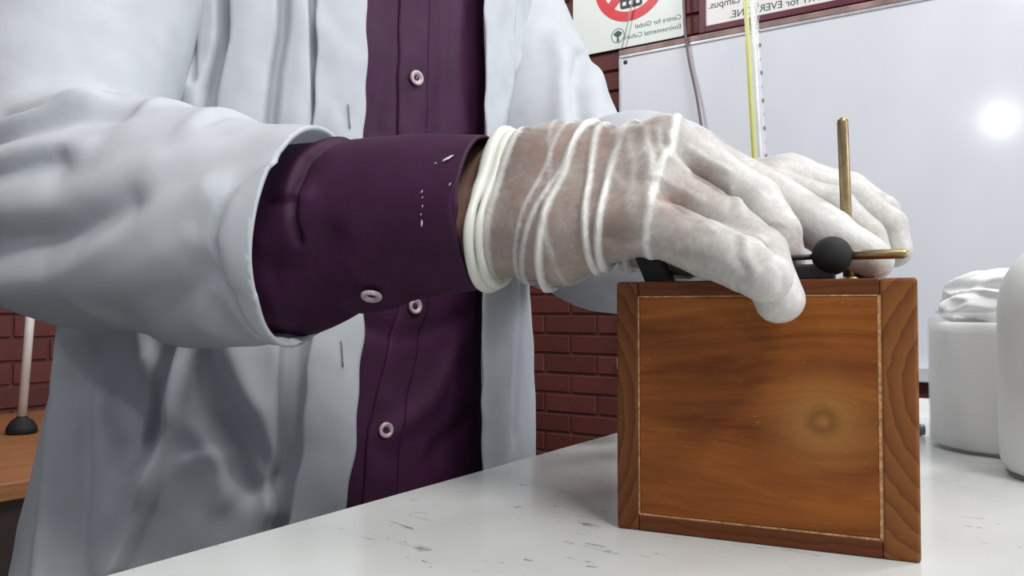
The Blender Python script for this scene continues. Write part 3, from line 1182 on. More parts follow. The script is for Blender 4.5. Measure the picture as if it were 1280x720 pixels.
def glove_from(F, lo, axes, rim_s, axis, s_of, ring_list, thick_of, h, name, offset=0.0013, plane=None, creases=()):
    P = np.stack(np.meshgrid(*axes, indexing='ij'), -1).reshape(-1, 3)
    band = np.abs(F.ravel()) < 0.008
    D = np.full(len(P), offset)
    Pb = P[band]
    s = s_of(Pb) + wob(Pb, 70, 1.0) * 0.0012
    d = np.full(len(Pb), offset)
    zz_ = Pb[:, 2] - EYE.z - 0.025
    for s0, hh, w, sl in ring_list:
        d += hh * np.exp(-((s - s0 - sl * zz_) / w) ** 2) * np.clip(0.8 + 0.55 * wob(Pb, 45, s0 * 90), 0, 1.3)
    d += 0.00025 * wob(Pb, 230, 3.0) + 0.0004 * wob(Pb, 95, 5.0)
    D[band] = d
    v, q = surface_nets(F - D.reshape(F.shape), lo, h)
    if plane is not None:
        v = v + vertex_normals(v, q) * fold_value(plane.of(v), creases)[:, None]
    s00 = float(s_of(np.zeros((1, 3)))[0])
    me = cut_mesh(mesh_from(name, v, q), axis * (rim_s - s00), -axis)
    v = np.empty(len(me.vertices) * 3, dtype=np.float32)
    me.vertices.foreach_get('co', v)
    v = v.reshape(-1, 3).astype(np.float64)
    a = me.attributes.new('thickness', 'FLOAT', 'POINT')
    a.data.foreach_set('value', np.clip(thick_of(v), 0.02, 1.0).astype(np.float32))
    return link(name, me, M['glove'], person, True)


def s_at(px, py, d):
    return float(arm_s(V3(at(px, py, d))[None])[0])


# (place along the arm, height, width, slant, sideways slant)
near_rings = [(s_at(606, 250, .354), .0013, .0022, 0.06), (s_at(676, 262, .336), .0026, .0017, 0.14), (s_at(660, 210, .343), .0010, .0013, 0.30),
              (s_at(731, 240, .322), .0022, .0015, -0.10), (s_at(744, 240, .318), .0024, .0016, 0.02), (s_at(810, 240, .308), .0014, .0014, 0.03), (s_at(645, 320, .345), .0007, .0011, 0.2),
              (s_at(690, 300, .335), .0006, .0011, -0.2)]
rim_n = s_at(588, 270, .357)
s_kn = s_at(850, 240, .325)


def near_thick(v):
    s = arm_s(v)
    t = 0.28 + 0.24 * np.clip((s - s_at(735, 240, .322)) / 0.03, 0, 1) + 0.12 * np.clip((s - s_at(800, 240, .315)) / 0.02, 0, 1) + 0.20 * np.clip((s - s_at(850, 240, .31)) / 0.03, 0, 1)
    sw = s + wob(v, 70, 1.0) * 0.0012
    zz_ = v[:, 2] - EYE.z - 0.025
    for s0, hh, w, sl in near_rings:
        t += min(1, hh / 0.0016) * 0.8 * np.exp(-((sw - s0 - sl * zz_) / (w * 1.1)) ** 4) * np.clip(0.8 + 0.55 * wob(v, 45, s0 * 90), 0, 1.3)
    t += 0.07 * wob(v, 60, 9.0) - 0.16 * np.clip(wob(v, 42, 4.0) + 0.15, 0, 1) * np.clip((s - s_at(800, 240, .315)) / 0.02, 0, 1) + 150 * np.maximum(fold_value(hand_pl.of(v), near_creases), 0)
    uv_ = hand_pl.of(v)
    for c_uv, r_, a_ in sheer:
        t -= a_ * np.exp(-((uv_ - np.array(c_uv)) ** 2).sum(1) / r_ ** 2)
    return t


hand_pl = Plane(at(850, 240, .312), RGT, (0, 0, 1))
sheer = [(hand_pl.uv(x, y), r_, a_) for x, y, r_, a_ in ((842, 245, .0085, .34), (862, 262, .0075, .26), (893, 205, .0085, .34), (915, 228, .0080, .26), (770, 288, .0085, .22),
                                                       (1005, 300, .0090, .36), (975, 275, .0070, .2), (745, 165, .0050, .12), (850, 190, .006, .14), (930, 320, .006, .10))]
near_creases = [([hand_pl.uv(x, y) for x, y in pts], h_, w_, w2_) for pts, h_, w_, w2_ in (
    ([(824, 140), (822, 200), (810, 258)], .0016, .0016, .0026), ([(838, 142), (842, 185), (834, 215)], .0012, .0013, .0022),
    ([(852, 148), (858, 180), (872, 205)], .0012, .0014, .0020), ([(800, 146), (800, 190), (796, 230)], .0008, .0012, .0018),
    ([(812, 252), (850, 262), (900, 288), (935, 304)], .0009, .0012, .0030), ([(825, 215), (850, 225), (880, 245)], .0008, .0012, .0022),
    ([(884, 168), (905, 182), (935, 200)], .0009, .0012, .0022), ([(845, 290), (870, 286), (880, 296)], .0006, .0012, .0014),
    ([(898, 303), (892, 325), (898, 345)], -.0007, .0013, .0016), ([(906, 306), (902, 330), (908, 348)], .0005, .0012, .0014), ([(938, 315), (932, 340), (936, 362)], -.0005, .0012, .0014),
    ([(925, 225), (920, 245), (912, 262)], -.0007, .0013, .0018), ([(936, 226), (932, 250), (925, 268)], .0006, .0012, .0016), ([(958, 270), (968, 278), (990, 280)], -.0006, .0012, .0014),
    ([(775, 210), (790, 235), (786, 265)], .0006, .0014, .0020), ([(760, 300), (785, 306), (806, 300)], .0007, .0013, .0016))]
glove_near = glove_from(F_near, lo_n, ax_n, rim_n, ARM_AX, arm_s, near_rings, near_thick, H, 'glove', 0.0013, hand_pl, near_creases)


def rim_curve(prims, origin, axis, n=96, r0=0.012, off=0.002):
    e = Vector((0, 0, 1)) - axis * axis.z
    e.normalize()
    f = axis.cross(e)
    out = []
    for k in range(n):
        a = 2 * math.pi * k / n
        d = e * math.cos(a) + f * math.sin(a)
        lo_, hi_ = 0.0, 0.08
        for _ in range(26):
            m = (lo_ + hi_) / 2
            if sdf(V3(origin + d * m)[None], prims)[0] < off:
                lo_ = m
            else:
                hi_ = m
        out.append(origin + d * lo_)
    return out


rim_o = W0 + ARM_AX * rim_n
# centre the rim inside the forearm
rim_o = at(640 + (rim_o - EYE).dot(RGT) / (rim_o - EYE).dot(FWD) * FOCAL, 262, (rim_o - EYE).dot(FWD))
arm_prims = near[4:6]
rc_ = rim_curve(arm_prims, rim_o, ARM_AX, off=0.0038)
rr_ = [0.0030 + 0.0006 * math.sin(2 * k / 96 * 6.283 + 1) + 0.0002 * math.sin(7 * k / 96 * 6.283) for k in range(96)]
link('cuff_roll', tube_mesh(rc_, rr_, 14, closed=True), M['glove_roll'], glove_near, True)
rc_ = rim_curve(arm_prims, rim_o + ARM_AX * 0.0046, ARM_AX, off=0.0028)
link('cuff_roll', tube_mesh(rc_, [r * 0.72 for r in rr_], 14, closed=True), M['glove_roll'], glove_near, True)

# ---- far hand
far = []
mcf = {'index': (955, 234, .440), 'middle': (972, 225, .458), 'ring': (985, 222, .476), 'little': (990, 230, .492)}
wr = (800, 262, .505)
for f, o in (('index', (0, 8, -.012)), ('middle', (0, 0, -.004)), ('ring', (0, -4, .006)), ('little', (0, 2, .014))):
    far.append(cone(at(wr[0], wr[1] + o[1], wr[2] + o[2]), at(*mcf[f]), .0165, .0118, 0.014))
far.append(cone(at(*wr), at(700, 285, .64), .023, .034, 0.014))
farf = {
    'index': [(mcf['index'], .0108), ((1040, 260, .428), .0100), ((1080, 299, .418), .0092), ((1092, 328, .414), .0086)],
    'middle': [(mcf['middle'], .0108), ((1060, 246, .452), .0102), ((1108, 284, .446), .0094), ((1118, 313, .442), .0080)],
    'ring': [(mcf['ring'], .0106), ((1062, 240, .478), .0098), ((1098, 268, .466), .0100), ((1106, 305, .462), .0088)],
    'little': [(mcf['little'], .0108), ((1045, 240, .490), .0098), ((1074, 268, .488), .0090), ((1084, 296, .486), .0080)],
    'thumb': [((830, 275, .485), .0150), ((890, 292, .455), .0125), ((930, 304, .442), .0108), ((962, 314, .432), .0090)],
}
for name in ('thumb', 'little', 'ring', 'middle', 'index'):
    ch = farf[name]
    for i, ((p, r0), (q, r1)) in enumerate(zip(ch[:-1], ch[1:])):
        far.append(cone(at(*p), at(*q), r0, r1, 0.004 if i == 0 else 0.0012))
    for (p, r0) in ch[1:3]:
        far.append(cone(at(*p), at(*p), r0 * 1.05, r0 * 1.05, 0.002))
FAR_AX = (at(*wr) - at(700, 285, .64)).normalized()
WF = at(*wr)


def far_s(P):
    return (P - V3(WF)) @ V3(FAR_AX)


HF = 0.0016
F_far, lo_f, ax_f = sdf_grid(far, HF, 0.008)
fv, fq = surface_nets(F_far, lo_f, HF)


def far_thick(v):
    return 0.53 + 0.16 * wob(v, 48, 2.0) + 0.2 * np.clip(far_s(v) / 0.06, 0, 1)


glove_far = glove_from(F_far, lo_f, ax_f, -0.02, FAR_AX, far_s, [(0.0, .0014, .003, 0), (0.02, .0010, .003, 0), (0.055, .0009, .003, 0)], far_thick, HF, 'glove')
rc_ = rim_curve(far[4:5], WF - FAR_AX * 0.02, FAR_AX, off=0.003)
link('cuff_roll', tube_mesh(rc_, 0.0028, 12, closed=True), M['glove_roll'], glove_far, True)

# ---- the rest of the body (mostly under the clothes)
SH_N, EL_N = T(-0.185, 0.0, 0.385), at(40, 262, .485)
SH_F, EL_F = T(0.19, -0.035, 0.375), at(706, 275, .695)
body = [
    cone(T(-0.115, 0.0, 0.33), T(0.115, 0.0, 0.33), .085, .085, 0.05),
    cone(T(-0.07, 0.0, 0.22), T(0.07, 0.0, 0.22), .092, .092, 0.06),
    cone(T(-0.06, 0.0, 0.02), T(0.06, 0.0, 0.02), .090, .090, 0.06),
    cone(T(-0.075, -0.005, -0.12), T(0.075, -0.005, -0.12), .095, .095, 0.06),
    cone(T(0, 0, 0.38), T(0, 0.02, 0.52), .058, .054, 0.04),
    cone(T(0, 0.015, 0.63), T(0, 0.035, 0.60), .078, .070, 0.03),
    cone(T(0, 0.045, 0.56), T(0, 0.06, 0.535), .052, .040, 0.04),
    cone(T(0, 0.098, 0.605), T(0, 0.118, 0.575), .008, .014, 0.012),
    cone(T(-0.028, 0.106, 0.545), T(0.028, 0.106, 0.545), .007, .007, 0.01),
    cone(T(-0.077, 0.005, 0.61), T(-0.077, 0.0, 0.575), .015, .010, 0.008),
    cone(T(0.077, 0.005, 0.61), T(0.077, 0.0, 0.575), .015, .010, 0.008),
    cone(SH_N, EL_N, .050, .040, 0.03), cone(SH_F, EL_F, .050, .040, 0.03),
    cone(EL_N, at(400, 280, .440), .040, .026, 0.02), cone(EL_F, at(*wr), .038, .024, 0.02),
]
HIP = -0.16
for sx in (-1, 1):
    body.append(cone(T(sx * 0.085, 0, HIP), T(sx * 0.095, 0.01, -0.50), .080, .055, 0.04))
    body.append(cone(T(sx * 0.095, 0.01, -0.50), T(sx * 0.10, -0.01, -0.90), .055, .036, 0.03))
    body.append(cone(T(sx * 0.10, -0.01, -0.935), T(sx * 0.115, 0.13, -0.95), .036, .026, 0.02))
FB, lo_b, _ = sdf_grid(body, 0.0075, 0.03)
bv, bq = surface_nets(FB, lo_b, 0.0075)
allv = np.concatenate([bv, hv, fv])
allq = np.concatenate([bq, hq + len(bv), fq + len(bv) + len(hv)])
link('body', mesh_from('body', allv, allq), M['skin'], person, True)
hair = [cone(T(0, -0.012, 0.645), T(0, -0.025, 0.60), .086, .080, 0.02), cone(T(0, 0.03, 0.685), T(0, -0.02, 0.69), .050, .05, 0.02)]
FHh, lo_h, _ = sdf_grid(hair, 0.006, 0.02)
a1, q1 = surface_nets(FHh, lo_h, 0.006)
link('hair', mesh_from('hair', a1, q1), M['hair'], person, True)
for sx in (-1, 1):
    bm = bmesh.new()
    bmesh.ops.create_uvsphere(bm, u_segments=20, v_segments=12, radius=0.0125)
    e_ = T(sx * 0.031, 0.088, 0.612)
    for v in bm.verts:
        v.co += e_
    link('eye', bm_mesh('eye', bm), M['eye_white'], person, True)
# trousers and shoes
tro = [cone(T(-0.07, 0, HIP + 0.03), T(0.07, 0, HIP + 0.03), .098, .098, 0.03)]
for sx in (-1, 1):
    tro.append(cone(T(sx * 0.085, 0, HIP), T(sx * 0.095, 0.01, -0.50), .092, .072, 0.03))
    tro.append(cone(T(sx * 0.095, 0.01, -0.50), T(sx * 0.10, -0.01, -0.885), .072, .060, 0.03))
Ft, lo_t, _ = sdf_grid(tro, 0.009, 0.03)
a1, q1 = surface_nets(Ft, lo_t, 0.009)
link('trousers', mesh_from('trousers', a1, q1), M['trousers'], person, True)
for sx in (-1, 1):
    sh = [cone(T(sx * 0.10, -0.04, -0.945), T(sx * 0.112, 0.10, -0.952), .043, .038, 0.03), cone(T(sx * 0.112, 0.10, -0.952), T(sx * 0.118, 0.17, -0.958), .038, .030, 0.02)]
    Fs, lo_s, axs = sdf_grid(sh, 0.006, 0.02)
    a1, q1 = surface_nets(Fs, lo_s, 0.006)
    a1[:, 2] = np.maximum(a1[:, 2], 0.0005)
    link('shoe', mesh_from('shoe', a1, q1), M['leather'], person, True)


# ---- torso clothing as lofts about a leaning axis
def lean(z):
    return np.clip((z - 0.06) * 0.075, -0.03, 0.02)


ZK = np.array([-0.46, -0.25, -0.10, 0.05, 0.20, 0.30, 0.37, 0.41, 0.43])
SA = np.array([0.180, 0.180, 0.175, 0.170, 0.175, 0.178, 0.150, 0.085, 0.062])
SB = np.array([0.125, 0.125, 0.122, 0.120, 0.120, 0.112, 0.095, 0.075, 0.062])
CA = np.array([0.262, 0.240, 0.222, 0.205, 0.198, 0.200, 0.176, 0.105, 0.078])
CB = np.array([0.180, 0.160, 0.146, 0.138, 0.135, 0.128, 0.112, 0.090, 0.075])


def loft_xyz(th, z, A, B, extra=0.0):
    a = np.interp(z, ZK, A) + extra
    b = np.interp(z, ZK, B) + extra
    u = lean(z) + a * np.sin(th)
    f = b * np.cos(th)
    return V3(TC) + u[..., None] * V3(RX) + f[..., None] * V3(FX) + z[..., None] * np.array((0, 0, 1.0))


def grid_quads(nr, nc, wrap=False):
    r, c = np.meshgrid(np.arange(nr - 1), np.arange(nc if wrap else nc - 1), indexing='ij')
    c2 = (c + 1) % nc
    return np.stack([r * nc + c, r * nc + c2, (r + 1) * nc + c2, (r + 1) * nc + c], -1).reshape(-1, 4)


def on_loft(px, py, A, B):
    """(angle, height) where the sight line through a photo pixel meets the garment."""
    r = ray(px, py)
    best = None
    for t in np.linspace(0.40, 1.0, 1200):
        p = EYE + r * t
        q = p - TC
        z = p.z - EYE.z
        a, b = np.interp(z, ZK, A), np.interp(z, ZK, B)
        u, f = q.dot(RX) - lean(z), q.dot(FX)
        k = (u / a) ** 2 + (f / b) ** 2
        if k <= 1.0:
            return (math.atan2(u / a, f / b) * 0.19, z)
        if best is None or k < best[0]:
            best = (k, math.atan2(u / a, f / b) * 0.19, z)
    return best[1:]


# shirt
sz = np.linspace(-0.24, 0.43, 170)
sth = np.linspace(-math.pi, math.pi, 260, endpoint=False)
TH, ZZ = np.meshgrid(sth, sz)
P = loft_xyz(TH, ZZ, SA, SB).reshape(-1, 3)
uv = np.stack([TH.ravel() * 0.19, ZZ.ravel()], 1)


def L(pts, A, B):
    return [on_loft(x, y, A, B) for x, y in pts]


sf = [(L([(480, -10), (484, 60), (470, 165)], SA, SB), -.003, .006, .010), (L([(575, -10), (570, 80), (580, 165)], SA, SB), .003, .008, .014),
      (L([(552, -10), (556, 90), (552, 165)], SA, SB), -.002, .004, .010),
      (L([(455, 410), (500, 425), (590, 395)], SA, SB), -.003, .010, .006), (L([(570, 430), (540, 500), (490, 540)], SA, SB), .004, .012, .010),
      (L([(545, 560), (585, 520)], SA, SB), -.004, .008, .014)]
P2 = P.copy()
qd = grid_quads(len(sz), len(sth), True)
N = vertex_normals(P, qd)
P2 += N * (fold_value(uv, sf) + 0.0012 * wob(P, 28, 1.0))[:, None]
shirt = link('shirt', mesh_from('shirt', P2, qd), M['shirt'], person, True)


def strip(name, th0_of, th1_of, z0, z1, A, B, folds, mat, parent, lift, nr=150, nc=14, seed=0.0, wig=0.0012, thick=0.0012, edge=0.0016):
    zz = np.linspace(z0, z1, nr)
    t = np.linspace(0, 1, nc)
    Zg, Tg = np.meshgrid(zz, t, indexing='ij')
    t0 = np.array([th0_of(z) for z in zz])[:, None]
    t1 = np.array([th1_of(z) for z in zz])[:, None]
    wg = (np.sin(zz * 70 + seed) + np.sin(zz * 155 + seed * 2))[:, None] * wig / 0.19
    th = t0 + (t1 - t0) * Tg + wg
    p = loft_xyz(th, Zg, A, B).reshape(-1, 3)
    q = grid_quads(nr, nc)
    n = vertex_normals(p, q)
    if np.mean((n @ V3(FX))) < 0:
        q = q[:, ::-1]
        n = -n
    lf = lift + edge * np.sin(Tg.ravel() * math.pi) ** 0.5
    uvp = np.stack([th.ravel() * 0.19, Zg.ravel()], 1)
    p = p + n * (lf + fold_value(uvp, folds) + 0.0012 * wob(p, 28, 1.0) + 0.0007 * wob(p, 110, seed))[:, None]
    o = link(name, mesh_from(name, p, q), mat, parent, True)
    md = o.modifiers.new('thickness', 'SOLIDIFY')
    md.thickness = thick
    md.offset = -1
    return o


def th_of_u(u, A):
    return lambda z: math.asin(max(-1, min(1, (u - 0.0) / np.interp(z, ZK, A))))


pk = np.array([on_loft(515, 99, SA, SB)[0], on_loft(516, 383, SA, SB)[0], on_loft(479, 537, SA, SB)[0]]) / 0.19
pkz = np.array([on_loft(515, 99, SA, SB)[1], on_loft(516, 383, SA, SB)[1], on_loft(479, 537, SA, SB)[1]])


def pl_th(z):
    return float(np.interp(z, pkz[::-1], pk[::-1]))


strip('placket', lambda z: pl_th(z) - 0.080, lambda z: pl_th(z) + 0.085, -0.235, 0.40, SA, SB, sf, M['shirt'], shirt, 0.0010, seed=1.0, wig=0.0003)

btn_mat = simple('pearl_button', (0.46, 0.36, 0.40), 0.25, var=0.25, scale=300)
btn_dark = simple('dark_button_centre', (0.03, 0.012, 0.03), 0.15)


def button(c, n, r, parent):
    prof = [(0.0004, 0.0004), (r * 0.42, 0.0004), (r * 0.55, 0.0014), (r * 0.78, 0.0022), (r * 0.95, 0.0016), (r, 0.0006), (r * 0.96, 0.0)]
    me = lathe(prof, 36)
    rot = Vector(n).to_track_quat('Z', 'Y').to_matrix().to_4x4()
    me.transform(Matrix.Translation(c) @ rot)
    me.materials.append(btn_mat)
    me.materials.append(btn_dark)
    for p in me.polygons:
        rel = p.center - Vector(c)
        if (rel - Vector(n) * rel.dot(Vector(n))).length < r * 0.46:
            p.material_index = 1
    o = link('button', me, None, parent, True)
    return o


for (px, py), r in (((517, 99), .0062), ((515, 383), .0062), ((479, 537), .0062)):
    a, z = on_loft(px, py, SA, SB)
    a /= 0.19
    p = Vector(loft_xyz(np.array([a]), np.array([z]), SA, SB)[0])
    n = (RX * math.sin(a) * 0.7 + FX * math.cos(a)).normalized()
    button(p + n * 0.0036, n, r, shirt)

# lab coat
cf = []


def CF(pts, hgt, wl, wr_, pw=2):
    cf.append((L(pts, CA, CB), hgt, wl, wr_, pw))


# upper front, near side
CF([(279, -30), (277, 50), (263, 110), (256, 170)], -.016, .0050, .0050, 4)
CF([(306, -30), (306, 80), (300, 170)], .003, .014, .020)
CF([(357, -30), (354, 40), (345, 90), (337, 170)], -.011, .0042, .0050, 4)
CF([(374, -30), (378, 80), (370, 170)], .003, .010, .010)
CF([(391, -30), (396, 80), (400, 170)], -.009, .0045, .0045, 4)
CF([(242, -20), (240, 50), (242, 100)], -.006, .003, .003)
CF([(200, -10), (225, 60), (245, 130)], .005, .010, .014)
# lower front, near side
CF([(238, 415), (222, 480), (200, 560), (150, 705)], .016, .006, .026)
CF([(216, 405), (205, 470), (188, 550)], -.016, .006, .008, 4)
CF([(130, 405), (150, 480), (178, 550)], -.013, .020, .022, 4)
CF([(180, 400), (186, 450)], .008, .006, .008)
CF([(240, 410), (256, 490), (300, 535), (330, 600)], -.014, .010, .014, 3)
CF([(285, 440), (318, 520), (340, 640)], .010, .012, .006)
CF([(370, 415), (364, 540), (357, 660)], -.016, .0095, .0095, 4)
CF([(95, 400), (75, 550), (60, 720)], .010, .010, .016)
CF([(108, 430), (100, 560), (102, 720)], -.006, .010, .010)
CF([(150, 570), (165, 640), (120, 720)], -.007, .014, .012)
CF([(235, 575), (300, 560), (322, 585)], .004, .004, .010)
CF([(255, 530), (285, 620)], .005, .005, .010)
# far side
CF([(672, -20), (674, 70), (672, 170)], -.004, .003, .006)
CF([(640, 0), (648, 80), (660, 170)], .003, .010, .012)
CF([(700, 20), (705, 100), (695, 190)], -.007, .006, .008)
CF([(632, 350), (628, 480), (622, 580)], .003, .012, .012)
CF([(655, 350), (650, 420), (645, 540)], -.004, .006, .010)


def u_left(z):
    return float(np.interp(z, [-0.46, -0.20, -0.10, -0.02, 0.10, 0.25, 0.34, 0.43], [-0.090, -0.080, -0.066, -0.062, -0.067, -0.071, -0.07, -0.04]))


def u_right(z):
    return float(np.interp(z, [-0.46, -0.20, -0.10, -0.02, 0.10, 0.25, 0.34, 0.43], [0.070, 0.063, 0.060, 0.058, 0.058, 0.048, 0.05, 0.04]))


def edge_th(uf, z):
    a = np.interp(z, ZK, CA)
    return math.asin(max(-0.95, min(0.95, uf(z) / a)))


czs = np.linspace(-0.46, 0.43, 330)
nc = 560
tt = np.linspace(0, 1, nc)
Zg, Tg = np.meshgrid(czs, tt, indexing='ij')
e0 = np.array([edge_th(u_right, z) for z in czs])[:, None]
e1 = np.array([edge_th(u_left, z) for z in czs])[:, None] + 2 * math.pi
th = e0 + (e1 - e0) * Tg
th_s = np.where(th > math.pi, th - 2 * math.pi, th)
P = loft_xyz(th, Zg, CA, CB).reshape(-1, 3)
qd = grid_quads(len(czs), nc)
N = vertex_normals(P, qd)
cen = V3(TC)
if np.mean(np.einsum('ij,ij->i', N[:, :2], P[:, :2] - cen[:2])) < 0:
    qd = qd[:, ::-1]
    N = -N
uv = np.stack([th_s.ravel() * 0.19, Zg.ravel()], 1)
low = np.clip((0.05 - Zg.ravel()) / 0.3, 0, 1)
hang = 0.010 * low * np.sin(th.ravel() * 9 + 1.3 * np.sin(Zg.ravel() * 7)) * np.clip(np.abs(th_s.ravel()) - 1.7, 0, 1)
P = P + N * (fold_value(uv, cf) + hang + 0.0012 * wob(P, 28, 1.0) + 0.0008 * wob(P, 75, 3.0))[:, None]
coat = link('lab_coat', mesh_from('lab_coat', P, qd), M['coat'], person, True)
md = coat.modifiers.new('thickness', 'SOLIDIFY')
md.thickness = 0.0014
md.offset = -1


def band_w(z, w):
    return w / np.interp(z, ZK, CA)


cf_soft = [c for c in cf if abs(c[1]) < 0.0085]
strip('front_band', lambda z: edge_th(u_left, z) - band_w(z, 0.037), lambda z: edge_th(u_left, z) + 0.012, -0.455, 0.40, CA, CB, cf_soft, M['coat'], coat, 0.0016, nr=260, nc=20, seed=2.0, wig=0.0006)
strip('front_band', lambda z: edge_th(u_right, z) - 0.012, lambda z: edge_th(u_right, z) + band_w(z, 0.046), -0.455, 0.40, CA, CB, cf_soft, M['coat'], coat, 0.0016, nr=260, nc=20, seed=5.0, wig=0.0006)
# stitched buttonholes on the near band
stitch = simple('grey_stitching', (0.22, 0.23, 0.24), 0.8, var=0.3, scale=600)
for (x0, y0), (x1, y1) in (((434, 132), (436, 162)), ((425, 425), (427, 458))):
    pts = []
    for k in range(7):
        px, py = x0 + (x1 - x0) * k / 6, y0 + (y1 - y0) * k / 6
        a, z = on_loft(px, py, CA, CB)
        a /= 0.19
        p = Vector(loft_xyz(np.array([a]), np.array([z]), CA, CB, 0.0044)[0])
        pts.append(p)
    link('buttonhole', tube_mesh(pts, 0.0006, 8), stitch, coat, True)

# ---- coat sleeves
SLN = [cone(T(-0.165, 0, 0.37), at(48, 235, .50), .074, .062, 0.010), cone(at(40, 258, .486), at(125, 265, .462), .052, .0625, 0.02),
       cone(at(125, 265, .462), at(250, 289, .434), .0625, .0570, 0.02), cone(at(250, 289, .434), at(470, 302, .392), .0570, .0535, 0.02)]
HS = 0.0026
Fsl, lo_sl, _ = sdf_grid(SLN, HS, 0.02)
v, q = surface_nets(Fsl, lo_sl, HS)
N = vertex_normals(v, q)
sax = (at(388, 300, .405) - at(100, 265, .47))
sax.z = 0
sax.normalize()
pl = Plane(at(200, 280, .445) - FWD * 0.05, sax, (0, 0, 1))


def SFold(pts, hgt, wl, wr_):
    return ([pl.uv(x, y) for x, y in pts], hgt, wl, wr_)


slf = [
    SFold([(-10, 190), (39, 166), (88, 143), (125, 136)], -.0070, .005, .008),
    SFold([(-10, 172), (40, 150), (90, 128), (140, 122)], .0045, .005, .005),
    SFold([(40, 224), (70, 214), (98, 202)], -.0055, .004, .007),
    SFold([(30, 205), (80, 190), (120, 190)], .0030, .007, .006),
    SFold([(-30, 326), (60, 306), (122, 298), (185, 262)], -.0080, .010, .011),
    SFold([(-30, 356), (30, 352), (85, 345), (183, 303), (272, 244)], .0060, .009, .013),
    SFold([(120, 400), (170, 385), (244, 364), (265, 345)], -.0060, .009, .010),
    SFold([(100, 375), (190, 345), (255, 300)], .0030, .007, .008),
    SFold([(60, 270), (130, 240), (200, 200)], .0030, .012, .012),
    SFold([(110, 225), (150, 215), (200, 180)], -.0025, .008, .010),
    SFold([(225, 400), (240, 380), (262, 372)], .0022, .006, .008),
    SFold([(250, 415), (262, 385), (290, 370)], -.0035, .004, .007),
    SFold([(283, 440), (280, 380), (284, 300), (305, 230), (350, 172)], -.0022, .0016, .0022),
    SFold([(290, 440), (287, 380), (291, 300), (312, 230), (357, 172)], .0014, .0030, .0120),
    SFold([(180, 100), (205, 112), (218, 140)], .0040, .006, .006),
    SFold([(205, 85), (212, 110), (224, 140)], -.0040, .003, .004),
    SFold([(-10, 140), (40, 128), (60, 112)], -.0045, .004, .010),
    SFold([(55, 108), (70, 122), (90, 128)], .0040, .004, .005),
    SFold([(90, 110), (140, 105), (200, 100)], .0025, .012, .016),
]
uv = pl.of(v)
v = v + N * (fold_value(uv, slf) + 0.0010 * wob(v, 34, 2.0) + 0.0006 * wob(v, 90, 4.0))[:, None]
RIM_N = (RGT * 0.965 - FWD * 0.215 - Vector((0, 0, 1)) * 0.13).normalized()
RIM_P = at(386, 300, .405)
sl_near = link('sleeve', cut_mesh(mesh_from('sleeve', v, q), RIM_P, RIM_N), M['coat'], coat, True)
md = sl_near.modifiers.new('thickness', 'SOLIDIFY')
md.thickness = 0.0022
md.offset = -1

SLF = [cone(T(0.222, -0.04, 0.365), at(714, 240, .715), .072, .064, 0.012), cone(at(705, 270, .70), at(760, 268, .60), .066, .066, 0.02), cone(at(760, 268, .60), at(800, 268, .545), .066, .064, 0.02), cone(at(800, 268, .545), at(915, 285, .45), .064, .048, 0.02)]
HFs = 0.0036
Fsl, lo_sl, _ = sdf_grid(SLF, HFs, 0.02)
v, q = surface_nets(Fsl, lo_sl, HFs)
N = vertex_normals(v, q)
pf = Plane(at(720, 150, .70), RGT, (0, 0, 1))
ff = [([pf.uv(x, y) for x, y in pts], h_, a_, b_) for pts, h_, a_, b_ in (
    ([(722, 170), (715, 100), (735, 40)], -.007, .006, .010), ([(700, 30), (708, 90), (700, 170)], .006, .010, .010),
    ([(760, 60), (745, 110), (740, 170)], .004, .010, .012), ([(690, 190), (700, 240), (740, 300)], -.008, .012, .012),
    ([(700, 345), (735, 365), (770, 372)], .006, .008, .010), ([(705, 330), (745, 345), (780, 350)], -.006, .006, .008))]
v = v + N * (fold_value(pf.of(v), ff) + 0.0015 * wob(v, 30, 6.0))[:, None]
RF_N = (FAR_AX + RGT * 0.55).normalized()
sl_far = link('sleeve', cut_mesh(mesh_from('sleeve', v, q), at(868, 275, .485), RF_N), M['coat'], coat, True)
md = sl_far.modifiers.new('thickness', 'SOLIDIFY')
md.thickness = 0.0022
md.offset = -1

# ---- shirt sleeve end that shows between coat sleeve and glove
nr, nc = 130, 128
tp = np.linspace(0, 1, nr)
kx = np.array([0.0, 0.22, 0.45, 0.75, 1.0])
cxs = [at(300, 302, .438), at(385, 297, .423), at(450, 279, .411), at(530, 268, .399), at(606, 263, .384)]
cen = np.stack([np.interp(tp, kx, [c[i] for c in cxs]) for i in range(3)], 1)
hv_ = np.interp(tp, kx, [.050, .0490, .0425, .0395, .0350])
hd_ = np.interp(tp, kx, [.038, .038, .036, .035, .0325])
axv = V3(ARM_AX)
e_up = np.array((0, 0, 1.0)) - axv * axv[2]
e_up /= np.linalg.norm(e_up)
e_sd = np.cross(axv, e_up)
ph_ = np.linspace(0, 2 * math.pi, nc, endpoint=False)
c_, s_ = np.cos(ph_), np.sin(ph_)
P = cen[:, None, :] + (hv_[:, None] * c_[None])[..., None] * e_up + (hd_[:, None] * s_[None])[..., None] * e_sd
P = P.reshape(-1, 3)
q = grid_quads(nr, nc, True)
N = vertex_normals(P, q)
mid = np.repeat(cen, nc, axis=0)
if np.mean(np.einsum('ij,ij->i', N, P - mid)) < 0:
    q = q[:, ::-1]
    N = -N
ps_ = Plane(at(470, 280, .375), ARM_AX, (0, 0, 1))
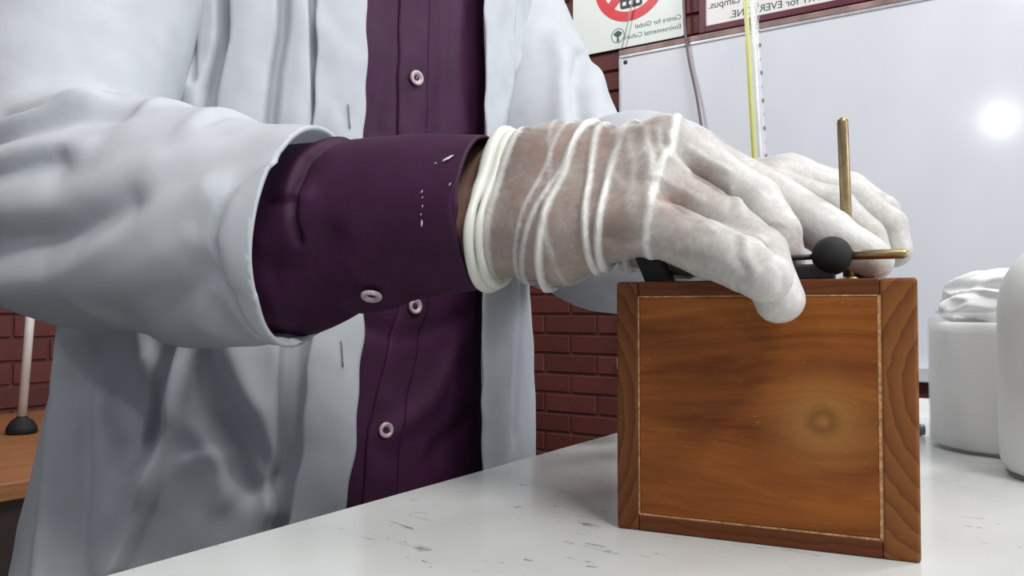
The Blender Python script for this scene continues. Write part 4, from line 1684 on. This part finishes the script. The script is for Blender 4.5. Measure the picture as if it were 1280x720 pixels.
shf = [([ps_.uv(x, y) for x, y in pts], h_, a_, b_) for pts, h_, a_, b_ in (
    ([(402, 160), (383, 200), (380, 250), (384, 300)], -.0035, .0018, .0024), ([(392, 160), (372, 200), (368, 260)], .0022, .003, .006),
    ([(345, 252), (380, 254)], -.0030, .0018, .004), ([(340, 300), (375, 280), (390, 250)], .0030, .006, .006), ([(350, 345), (390, 330), (420, 300)], -.0030, .008, .008),
    ([(340, 400), (400, 395), (440, 370)], .0030, .008, .010), ([(420, 320), (500, 330), (585, 310)], -.0010, .010, .010),
    ([(415, 390), (470, 374), (590, 346)], .0022, .004, .003), ([(594, 175), (572, 260), (584, 345)], -.0010, .0015, .0015))]
P = P + N * (fold_value(ps_.of(P), shf) + 0.0008 * wob(P, 45, 3.0))[:, None]
cuff = link('shirt_sleeve', mesh_from('shirt_sleeve', P, q), M['shirt'], person, True)
md = cuff.modifiers.new('thickness', 'SOLIDIFY')
md.thickness = 0.0018
md.offset = -1
# small white glove-powder smudges on the purple cuff
pow_v, pow_f = [], []
smudge = simple('white_powder', (0.62, 0.60, 0.62), 0.95)
near_pts = P[(P - mid) @ V3(FWD) < -0.010]
nn = N[(P - mid) @ V3(FWD) < -0.010]


def on_cuff(px, py):
    r = np.array(ray(px, py))
    r /= np.linalg.norm(r)
    q_ = near_pts - V3(EYE)
    dd = np.linalg.norm(q_ - (q_ @ r)[:, None] * r, axis=1)
    i = int(np.argmin(dd))
    t = (near_pts[i] - V3(EYE)) @ V3(FWD)
    p = at(px, py, 1.0) - EYE
    return EYE + p * float(t), Vector(nn[i])


bmp = bmesh.new()
for px, py, ln, ang in ((560, 199, .0032, 0.6), (557, 201, .0020, 0.9), (565, 196, .0016, 0.3), (528, 279, .0022, 1.4), (528, 240, .0011, 1.0), (529, 258, .0010, 1.2), (529, 247, .0008, 1.0), (527, 268, .0008, 1.4), (563, 231, .0011, 1.0), (545, 205, .0009, 0.5)):
    p, n = on_cuff(px, py)
    e = Vector(ARM_AX) * math.cos(ang) + Vector((0, 0, 1)) * math.sin(ang)
    e = (e - n * e.dot(n)).normalized()
    f = n.cross(e)
    ring = [bmp.verts.new(p + n * 0.0006 + e * ln * 0.7 * math.cos(a) * (1 + 0.3 * math.sin(3 * a)) + f * ln * 0.22 * math.sin(a)) for a in [2 * math.pi * k / 10 for k in range(10)]]
    topv = bmp.verts.new(p + n * 0.0011)
    for k in range(10):
        bmp.faces.new((ring[k], ring[(k + 1) % 10], topv))
pw = link('powder_smudge', bm_mesh('powder_smudge', bmp), smudge, cuff, True)
pw['kind'] = 'stuff'
p, n = on_cuff(465, 366)
button(p + n * 0.0012, (n + Vector((0, 0, -0.25))).normalized(), 0.0052, cuff)
